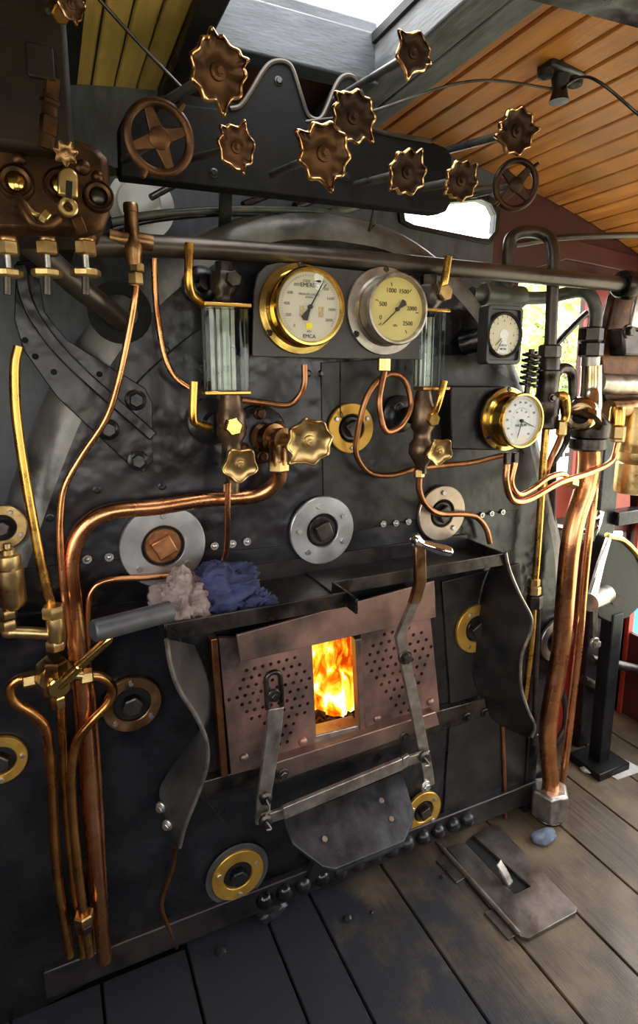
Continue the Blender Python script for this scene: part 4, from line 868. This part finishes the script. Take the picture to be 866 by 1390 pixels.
balltube(t, 'feed_pipe', [(20,275,yB-.02),(28,272,yB-.03),(44,290,yB-.035),(60,294,yB-.03)], 5, BRASSD)
mb = MB(); mb.hexn(at(56,290,yB-.04), at(66,298,yB-.04), 9/ppm(P), .3); part('union_nut', mb, BRASSD, t)
mb = MB(); mb.hexn(at(100,308,yB-.02), at(114,304,yB-.02), 12/ppm(P), .3); part('union_nut', mb, RUSTB, t)
for x in (10, 64, 116):
    hx(t, 'gland_nut', x, yB+.03, 311, 323, 14, BRASSD); vl(t, 'neck', x, yB+.03, [(322,12),(325,13),(328,12)], BRONZE); hx(t, 'gland_nut', x, yB+.03, 327, 347, 14.5, BRASSD)
    vl(t, 'spindle', x, yB+.03, [(346,4),(366,4)], ZINC)
    P = at(x, 371, yB+.03); s = ppm(P); mb = MB(); mb.loft([[(k*g*(1-.12*abs(math.sin(4*a)))*math.cos(a), k*g*(1-.12*abs(math.sin(4*a)))*math.sin(a), z) for a in [2*PI*i/64 for i in range(64)]] for g, z, k in ((.9,-5/s,20/s),(1,-3/s,20/s),(1,3/s,20/s),(.9,5/s,20/s))], True, Matrix.Translation(P)); part('thumb_wheel', mb, BRASSD, t)
    balltube(t, 'glass_tube', [(x,376,yB+.03),(x,400,yB+.03)], 5, DARK)
handwheel(89,208,yB-.045,17,'small seven pointed bronze wheel on the sight feed box', BRONZE, 7, (), (-.05,-.98,-.1), .045, 4, .2, .26)
# dark reservoir above
t = thing('oil_reservoir', at(40,150,-.36), 'dark rusty oil reservoir filling the top left corner above the feed box', 'reservoir')
a = at(-60,187,-.36); b = at(86,-30,-.36); mb = MB(); mb.box(((a.x+b.x)/2,-.31,(a.z+b.z)/2),(b.x-a.x,.10,b.z-a.z)); part('tank', mb, RESV, t, bevel=.008)
a = at(38,105,-.36); b = at(72,66,-.36); mb = MB(); mb.box(((a.x+b.x)/2,-.362,(a.z+b.z)/2),(b.x-a.x,.008,b.z-a.z)); part('plate', mb, RESV, t, bevel=.002)
mb = MB(); mb.hexn(at(76,8,-.38), at(84,20,-.40), .012, .2); part('union_nut', mb, YCOP, t)
handwheel(97,6,-.42,20,'dark hand wheel half out of the frame at the top left corner', DBRONZE, 6, (-70,40), (.35,-.90,-.25), .14, 5, .2)
# bronze tee hanging under the long pipe
t = thing('bronze_tee', at(184,386,-.13), 'bronze tee fitting upright in front of the long pipe beside the feed box', 'fitting')
yt = -.13
vl(t, 'body', 177, yt, [(276,0),(276,9),(279,10),(288,10),(289,9),(318,10),(326,13),(340,13),(350,11),(360,10)], BRONZE)
balltube(t, 'branch', [(148,322,yt),(165,325,yt),(190,327,yt),(207,330,yt)], 11, BRONZE)
hx(t, 'union_nut', 186, yt, 358, 369, 10, BRASSD); hx(t, 'union_nut', 184, yt, 370, 387, 10.5, BRASSD)
# ================================================================== right hand cluster
yR = -.05
t = pipe_t([(690,372,.02),(690,340,.02),(694,323,.02),(708,315,.01),(728,315,0),(744,322,-.02),(751,340,-.04),(751,370,-.05),(749,420,-.05),(747,470,-.05)], 8.2, PIPE, 'dark pipe looped in an upside down U over the long steam pipe', -.03, 'steam_pipe')
t = pipe_t([(640,398,.05),(690,404,.05),(740,404,.05),(770,398,.02),(790,396,-.02),(803,404,-.05),(809,425,-.055),(807,452,-.055)], 8.6, GREEN, 'greenish grey pipe from the tee bending down to the polished elbow', 0, 'steam_pipe')
P = at(684,402,.05); s = ppm(P); mb = MB(); mb.cyl(at(655,399,.05), at(708,404,.05), 15/s, 15/s, 24, .003); part('tee', mb, GREEN, t)
mb = MB(); mb.cyl(at(684,400,.05), at(685,378,.05), 12/s, 12/s, 20, .003); part('tee_branch', mb, GREEN, t)
t = thing('check_valve', at(747,600,yR), 'dark upright valve body under the upside down U pipe', 'valve')
hx(t, 'union_nut', 747, yR, 468, 487, 15, DARK)
vl(t, 'body', 746, yR, [(486,13),(490,14),(502,14),(504,16),(510,16),(512,15),(534,14),(540,18),(562,17),(566,14),(575,14)], DARK)
hx(t, 'bottom_nut', 743, yR, 562, 582, 15, DARK)
mb = MB(); mb.cyl(at(728,548,yR), at(756,546,yR-.02), .018, .014); part('boss', mb, DARK, t); bolt(t, at(748,540,yR-.035), .008, .012, DARK)
balltube(t, 'drain_arm', [(756,536,yR-.03),(765,540,yR-.03),(768,560,yR-.03),(766,572,yR-.03)], [5,8,7,5], YCOP); hx(t, 'arm_nut', 763, yR-.03, 570, 592, 7, BRASSD)
balltube(t, 'drain_pipe', [(762,590,yR-.02),(757,603,yR-.01),(750,618,yR),(742,640,yR),(738,660,yR+.01)], 4, COPPERD)
t = thing('coil_spring', at(718,545,yR-.02), 'dark coil spring standing left of the dark upright valve', 'spring')
mb = MB(); A = at(722,478,yR-.02); B = at(717,525,yR-.02); H = []
for i in range(6*16+1):
    a = 2*PI*i/16; p = A.lerp(B, i/96); H.append(p+V((math.cos(a)*.021, math.sin(a)*.021, 0)))
mb.tube(H, .0042, 8, smooth=False); part('coil', mb, DARK, t, ang=60)
mb = MB(); mb.cyl(at(722,474,yR-.02), at(713,552,yR-.02), .008); part('rod', mb, DARK, t)
balltube(thing('hook_pipe', at(772,560,yR), 'dark hooked pipe between the dark valve and the polished elbow', 'pipe'), 'tube', [(756,505,yR),(762,500,yR),(772,502,yR),(777,515,yR),(776,550,yR),(772,575,yR),(768,600,yR+.02),(756,622,yR+.03),(748,632,yR+.04)], [7,7,7,6,5,5,4,3,2], DARK)
t = thing('injector_elbow', at(800,610,yR), 'polished steel elbow with heat tint above the thick copper pipe', 'valve')
hx(t, 'union_nut', 803, yR, 444, 464, 16, DARK); hx(t, 'union_nut', 803, yR, 464, 485, 16, DARK)
vl(t, 'collar', 802, yR, [(484,12),(497,12),(498,13)], WORN)
TINT = mk('heat_tinted_steel', (.30,.20,.10), (.72,.62,.48), 1, .2, .06, 6, .08, 60)
balltube(t, 'elbow', [(803,496,yR-.01),(802,530,yR-.01),(799,555,yR-.02),(792,572,yR-.03)], [13,14,17,24], TINT)
P = at(788,562,yR-.02); s = ppm(P); mb = MB(); mb.lathe([(12/s,.02),(17/s,.024),(22/s,.015),(24/s,0),(20/s,-.02)], fr(P, (-.75,-.6,-.1)), 32, 0, False); part('bell_mouth', mb, TINT, t)
mb = MB(); mb.lathe([(13/s,.012),(0,.012)], fr(P, (-.75,-.6,-.1)), 24, 0, False); part('bore', mb, HOLEDARK, t)
vl(t, 'lower_body', 803, yR, [(560,14),(575,26),(592,25),(596,20)], DARK); vl(t, 'flange', 798, yR, [(592,20),(595,24),(608,24),(611,19)], DARK); 
t = thing('bronze_valve', at(850,560,yR), 'corroded bronze injector body at the right edge above the brass drum', 'valve')
balltube(t, 'branch', [(812,520,yR+.01),(835,522,yR),(868,522,yR-.01),(900,522,yR-.02)], 14, WORN)
mb = MB(); mb.slab([at(816,478,yR+.03), at(835,400,yR+.03), at(862,372,yR+.03), at(905,372,yR+.03), at(905,560,yR+.03), at(830,565,yR+.03), at(820,540,yR+.03)], (0,.03,0)); part('casting', mb, RUSTB, t, bevel=.006)
mb = MB(); mb.slab([at(846,445,yR-.02), at(905,450,yR-.02), at(905,484,yR-.02), at(848,483,yR-.02)], (0,.06,0)); part('clamp', mb, DARK, t, bevel=.008)
bolt(t, at(851,450,yR-.03), .014, .02, DARK)
mb = MB(); mb.bar([at(862,445,yR-.01), at(866,420,yR-.01), at(872,395,yR)], .05, .012); part('arm', mb, WORN, t, bevel=.003)
balltube(t, 'body', [(826,555,yR),(850,556,yR),(880,552,yR)], [12,16,15], BRONZE)
vl(t, 'union', 839, yR-.03, [(552,9),(556,10),(576,10),(578,8)], YCOP); hx(t, 'union_nut', 839, yR-.03, 577, 596, 10.5, BRASSD)
t = thing('brass_drum', at(856,670,yR-.02), 'brass drum shaped strainer with a band of slots at the right edge', 'strainer')
vl(t, 'cap', 864, yR-.02, [(552,0),(552,14),(570,17),(600,17),(606,19),(612,22)], BRASSD, seg=32)
vl(t, 'drum', 864, yR-.02, [(611,20),(613,24),(622,24),(626,22),(628,24),(666,24),(668,20),(668,0)], BRASSD, seg=40)
mb = MB(); q = at(864,556,yR-.02); mb.box((q.x,q.y+.03,q.z),(.04,.07,.03)); part('mount', mb, RUSTB, t)
P = at(864,641,yR-.02); s = ppm(P)
for i in range(9):
    a = math.radians(-150+i*15); mb = MB(); mb.box((24.0/s,0,0),(.003,.006,.020), Matrix.Translation(P) @ Matrix.Rotation(a,4,'Z')); part('slot', mb, HOLEDARK, t)
# copper pipes on the right
t = pipe_t([(800,606,-.05),(800,630,-.05),(795,660,-.05),(782,700,-.055),(774,740,-.06),(768,800,-.06),(764,850,-.06),(758,900,-.06),(750,945,-.06),(744,985,-.06),(744,1020,-.06),(747,1050,-.06),(747,1075,-.06)], [14.5,14,13.5,13,12.8,12.6,12.4,12.2,12,12,11.8,11.6,11.6,11.6], COPPER, 'thickest copper pipe standing on the floor at the right of the boiler', -.06)
mb = MB(); a = at(747,1068,-.06); mb.hexn(a, V((a.x,a.y,.012)), .062, .2); part('foot_nut', mb, WORN, t, bevel=.003)
mb = MB(); mb.lathe([(.045,0),(.048,.008),(.042,.016),(.03,.016)], Matrix.Translation(V((a.x,a.y,.0))), 24); part('foot', mb, DARK, t)
pipe([(808,650,-.02),(804,690,-.02),(798,740,-.03),(792,800,-.03),(788,850,-.03),(783,900,-.03),(776,960,-.03),(770,1010,-.03),(763,1060,-.02)], 5.2, COPPER, 'medium copper pipe just right of the thickest copper pipe', -.03)
t = pipe_t([(741,580,yR),(738,620,yR),(733,700,yR),(728,770,yR),(724,802,yR)], 4.9, YCOP, 'yellow copper pipe dropping from the dark valve left of the thickest pipe', yR, nuts=((725,790,yR,8,5,BRASSD),(725,801,yR,9,6,BRASSD),(726,816,yR,11,9,DARK)))
pipe([(724,822,yR),(722,860,yR),(718,900,yR),(713,940,yR),(710,960,yR)], 4.5, YCOP, 'thinner yellow copper pipe below the dark union, behind the side guard')
pipe([(731,820,yR),(729,880,yR),(726,950,yR),(725,1010,yR)], 3.5, DARK, 'thin dark pipe beside the lower yellow copper pipe', yR, 'steel_pipe')
pipe([(750,620,.02),(748,700,.02),(746,800,.02),(742,850,.02)], 5.5, BLACK, 'black hose hanging behind the yellow copper pipe', .02, 'rubber_hose', None, 'hose')
mb = MB(); a = at(727,1000,-.02); b = at(716,1100,-.02); mb.box((a.x, -.0, a.z/2), (.045,.03,a.z)); one('black_post', mb, IRON, 'black square post at the right foot of the boiler beside the copper pipe', 'post', None, .004)
pipe([(763,940,.05),(768,962,.05),(767,985,.05),(758,1005,.05),(748,1020,.06)], 4, DARK, 'dark curved rod low between the two right copper pipes', .05, 'steel_rod', None, 'rod')
# reverser
yq = .06
t = thing('reverser_stand', atz(832,1032,0), 'black quadrant reverser on a black post with polished levers at the right edge', 'reverser')
b0 = atz(832,1030,0); yq = b0.y
mb = MB(); q = at(832,830,yq); mb.box((q.x, yq, q.z/2), (.055,.05,q.z)); mb.box((q.x,yq,.015),(.16,.14,.03)); part('post', mb, GLOSSB, t, bevel=.004)
arc = [(826,728),(845,735),(862,752),(872,775),(874,800),(868,825),(852,840),(828,846),(812,838),(806,820)]
mb = MB(); mb.plate(arc, yq-.02, .05); part('quadrant', mb, GLOSSB, t, bevel=.006)
mb = MB(); mb.tube(PXY([(824,727),(845,733),(864,752),(875,776)], yq-.02), .011, 10); part('brass_rim', mb, BRASS, t)
mb = MB(); mb.bar([at(826,730,yq-.05), at(815,765,yq-.05), at(802,815,yq-.05)], [.018,.040], .014); part('lever', mb, CHROME, t, bevel=.003)
mb = MB(); mb.tube([at(812,693,yq+.0), at(808,708,yq+.0), at(804,732,yq+.02)], [.020,.021,.013], 16); part('handle', mb, CHROME, t)
mb = MB(); mb.cyl(at(800,818,yq-.06), at(822,806,yq-.02), .030, .034); part('pivot', mb, WORN, t); mb = MB(); mb.cyl(at(838,815,yq-.05), at(838,815,yq), .02); part('pivot_cap', mb, DARK, t)
mb = MB(); mb.bar([at(806,820,yq-.05), at(806,868,yq-.05)], .025, .012); part('drop_arm', mb, DARK, t, bevel=.002); bolt(t, at(806,872,yq-.055), .014, .02, WORN)
mb = MB(); mb.tube([at(802,895,yq+.05), at(850,905,yq+.05), at(900,918,yq+.04)], .018, 12); part('reach_rod', mb, DARK, t); mb = MB(); mb.tube([at(792,922,yq+.08), at(830,942,yq+.08)], .016, 12); part('reach_rod', mb, DARK, t)
mb = MB(); mb.plate([(834,718),(880,722),(880,745),(852,740)], yq+.25, .01); one('tin_sign', mb, PAPER, 'pale sheet behind the reverser quadrant top at the right edge', 'sheet') if False else None
mb = MB(); mb.tube([at(740,712,.22), at(800,722,.22), at(842,724,.22)], .012, 12); one('handrail', mb, CHROME, 'bright steel handrail behind the copper pipes at the right', 'rail')
mb = MB(); mb.box(at(850,700,.16), (.16,.06,.05)); one('black_ledge', mb, IRON, 'black steel ledge under the brass drum at the right edge', 'ledge', None, .004)
mb = MB(); q = at(822,640,.18); mb.box((q.x, .18, .775), (.09,.05,1.55)); one('dark_post', mb, IRON, 'dark upright post behind the brass drum', 'post', None, .006)
# ================================================================== floor things
t = thing('floor_plate', atz(700,1220,0), 'worn steel floor plate with a long slot, lower right', 'floor plate')
def F(L, z=.002): return [atz(x, y, z) for x, y in L]
zt = .012
mb = MB(); mb.slab(F([(606,1150),(632,1144),(698,1213),(720,1203),(642,1134),(668,1119),(676,1120),(784,1232),(782,1238),(718,1273),(706,1270)], zt), (0,0,-.010)); part('plate', mb, PLATES, t, bevel=.002)
mb = MB(); mb.slab(F([(632,1144),(698,1213),(720,1203),(642,1134)], .003), (0,0,-.002)); part('slot', mb, HOLEDARK, t)
mb = MB(); mb.cyl(*F([(598,1148),(705,1268)], .010), .0065, .0065, 12); part('hinge_pin', mb, WORN, t)
for L in ([(592,1168),(604,1160),(634,1190),(620,1198)],[(657,1238),(668,1234),(703,1268),(690,1275)]):
    mb = MB(); mb.slab(F(L, .006), (0,0,-.005)); part('hinge_leaf', mb, PLATES, t, bevel=.001)
mb = MB(); a = atz(693,1202,.005); mb.bar([a, a+V((-.012,.02,.035)), a+V((-.02,.035,.055))], .026, .014, (0,-.5,.8)); one('floor_pedal', mb, WORN, 'small worn metal pedal poking out of the floor plate slot', 'pedal', None, .004)
mb = MB(); lump(mb, atz(366,1234,.022), .040, (1.1,.8,.62), 3, 1, 3); one('coal_lump', mb, COALM, 'fist sized coal lump on the planks in front of the rivet row', 'coal', ang=25)
mb = MB(); lump(mb, atz(739,1135,.014), .034, (1.25,.8,.5), 8, .8, 3); one('blue_grey_stone', mb, RAGG, 'blue grey lump on the floor beside the foot of the thickest copper pipe', 'lump', ang=60)
for i, (x, y, r, w) in enumerate(((472,1246,.010,'in the middle of the dark planks'),(505,1238,.005,'to the right of the middle planks'),(600,1190,.006,'left of the floor plate hinge'),(757,1246,.008,'right of the floor plate'),(300,1290,.012,'at the bottom near the left corner'))):
    mb = MB(); lump(mb, atz(x, y, r*.5), r, (1.2,1,.7), 20+i, 1, 2); one('coal_crumb', mb, COALM, 'tiny coal crumb on the floor '+w, 'coal', 'coal crumbs on the floor', ang=25)
mb = MB(); mb.slab(F([(812,1042),(846,1030),(876,1045),(838,1058)], .004), (0,0,-.003)); one('paper_sheet', mb, PAPER, 'pale crumpled sheet lying on the floor below the reverser', 'sheet')
mb = MB(); lump(mb, atz(800,1043,.01), .025, (1.3,1,.5), 31, 1.5, 3); one('leaf_scrap', mb, LEAF if False else PAPER, 'small pale scrap beside the sheet on the floor', 'scrap')
# strip at lower left from the guard to the floor
pipe([(238,1152,-.05),(234,1180,-.03),(222,1215,-.02),(220,1235,-.02),(230,1262,-.02),(240,1286,-.015)], 3, COPPERD, 'thin rusty rod curving down to the floor below the left side guard', -.03, 'rusty_rod', None, 'rod')
# ================================================================== rags
def rag(name, c, sx, sy, sz, seed, m, label, fold=9):
    N, K = 120, 60; c = V(c); loops = []
    for i in range(K+1):
        th = PI*i/K; L = []
        for j in range(N):
            ph = 2*PI*j/N; d = V((math.sin(th)*math.cos(ph), math.sin(th)*math.sin(ph), math.cos(th)))
            q = d*2.1+V((seed, seed*.7, 0)); wv = V((noise.noise(q*1.3), noise.noise(q*1.3+V((9,0,0))), 0))
            q2 = V((q.x*.55+q.z*.5, q.y*1.5, q.z*1.3-q.x*.4)); r1 = 1-min(1,abs(noise.noise(q2*.95+wv*.9))*2.2); r2 = 1-min(1,abs(noise.noise(q2*1.9+wv*1.5+V((4,1,7))))*2.2)
            f = .78+.42*noise.noise(q*.75)+.24*r1**1.3+.10*r2**1.3
            p = V((d.x*sx, d.y*sy, max(d.z, -.42)*sz))*f
            L.append(c+p)
        loops.append(L)
    mb = MB(); mb.loft(loops, cap=False); return one(name, mb, m, label, 'rag', ang=180)
z = ZS-.025
a = atz(247,826,z+.02); rag('cloth_rag', a+V((0,0,.01)), .056, .062, .065, 1.3, RAGP, 'crumpled pinkish grey rag at the left end of the shelf')
a = atz(300,812,z+.02); rag('cloth_rag', a+V((.0,0,.01)), .088, .066, .068, 5.2, RAGB, 'crumpled navy blue rag on the shelf beside the pinkish rag')
a = atz(345,820,z+.008); b = rag('cloth_rag', a, .045, .035, .028, 8.8, RAGB, 'loose flat end of navy cloth trailing right along the shelf')
# ================================================================== roof fittings and cords
P = atz(762,88,roofz(.98)); t = thing('roof_bracket', P, 'black cast bracket fixed under the wooden ceiling boards', 'bracket')
mb = MB(); mb.box(P+V((0,0,-.012)), (.10,.05,.022)); part('foot', mb, IRON, t, bevel=.006)
for d in (-.045,.045): mb = MB(); mb.lathe([(.018,0),(.016,-.014),(0,-.02)], Matrix.Translation(P+V((d,0,-.02))), 18); part('bolt', mb, IRON, t)
mb = MB(); mb.tube([P+V((0,0,-.01)), P+V((.0,0,-.05)), P+V((0,0,-.075))], [.022,.016,.022], 16); part('eye', mb, IRON, t)
Q = P+V((0,0,-.05))
mb = MB(); mb.tube([at(415,165,-.12), at(500,152,-.15).lerp(Q,.0), at(640,110,-.2), Q], .0028, 8); one('pull_cord', mb, DARK, 'thin steel cord from the valve panel to the roof bracket', 'cord')
mb = MB(); mb.tube([Q, at(800,105,-.35), at(866,155,-.4), at(920,205,-.45)], .003, 8); one('pull_cord', mb, IRON, 'dark cord from the roof bracket to the right edge', 'cord')
mb = MB(); mb.tube([at(128,-8,-.2), at(190,60,-.16), at(255,128,-.12)], .003, 8); one('pull_cord', mb, DARK, 'dark cord crossing the yellow ceiling boards at upper left', 'cord')
mb = MB(); mb.tube([at(700,332,.2), at(770,322,.15), at(900,318,.05)], .010, 10); one('grab_rail', mb, PIPE, 'thin grey rail under the ceiling at the right edge', 'rail')
mb = MB(); mb.tube([at(752,470,.26), at(775,445,.26), at(796,425,.26)], .012, 10); one('window_stay', mb, IRON, 'dark diagonal stay across the leafy opening beside the boiler', 'stay')
mb = MB(); mb.slab([atz(700,-5,2.06), atz(866,38,2.05), atz(900,20,2.05), atz(900,-30,2.05)], (0,0,.02)); one('roof_rail', mb, IRON, 'dark steel bar under the ceiling at the top right corner', 'bar')
# ================================================================== light
w = bpy.data.worlds.new('sky'); sc.world = w; w.use_nodes = True
n = w.node_tree.nodes; l = w.node_tree.links; bg = n['Background']
tc = n.new('ShaderNodeTexCoord'); sx = n.new('ShaderNodeSeparateXYZ'); l.new(tc.outputs['Generated'], sx.inputs[0])
cr = n.new('ShaderNodeValToRGB'); e = cr.color_ramp.elements; e[0].position = .44; e[0].color = (.50,.47,.42,1); e[1].position = .62; e[1].color = (.98,.99,1,1)
mr = n.new('ShaderNodeMapRange'); mr.inputs[1].default_value = -1; mr.inputs[2].default_value = 1; l.new(sx.outputs['Z'], mr.inputs[0]); l.new(mr.outputs[0], cr.inputs[0])
l.new(cr.outputs[0], bg.inputs[0]); bg.inputs[1].default_value = 5.2
sd = bpy.data.lights.new('sun', 'SUN'); sd.energy = 4.0; sd.angle = math.radians(6); sd.color = (1,.95,.88)
so = bpy.data.objects.new('sun', sd); COL.objects.link(so); so.rotation_euler = (math.radians(-32), math.radians(18), 0)
sc.view_settings.view_transform = 'Standard'; sc.view_settings.look = 'None'; sc.view_settings.gamma = 1; sc.view_settings.use_curve_mapping = False
sc.view_settings.exposure = 0.35
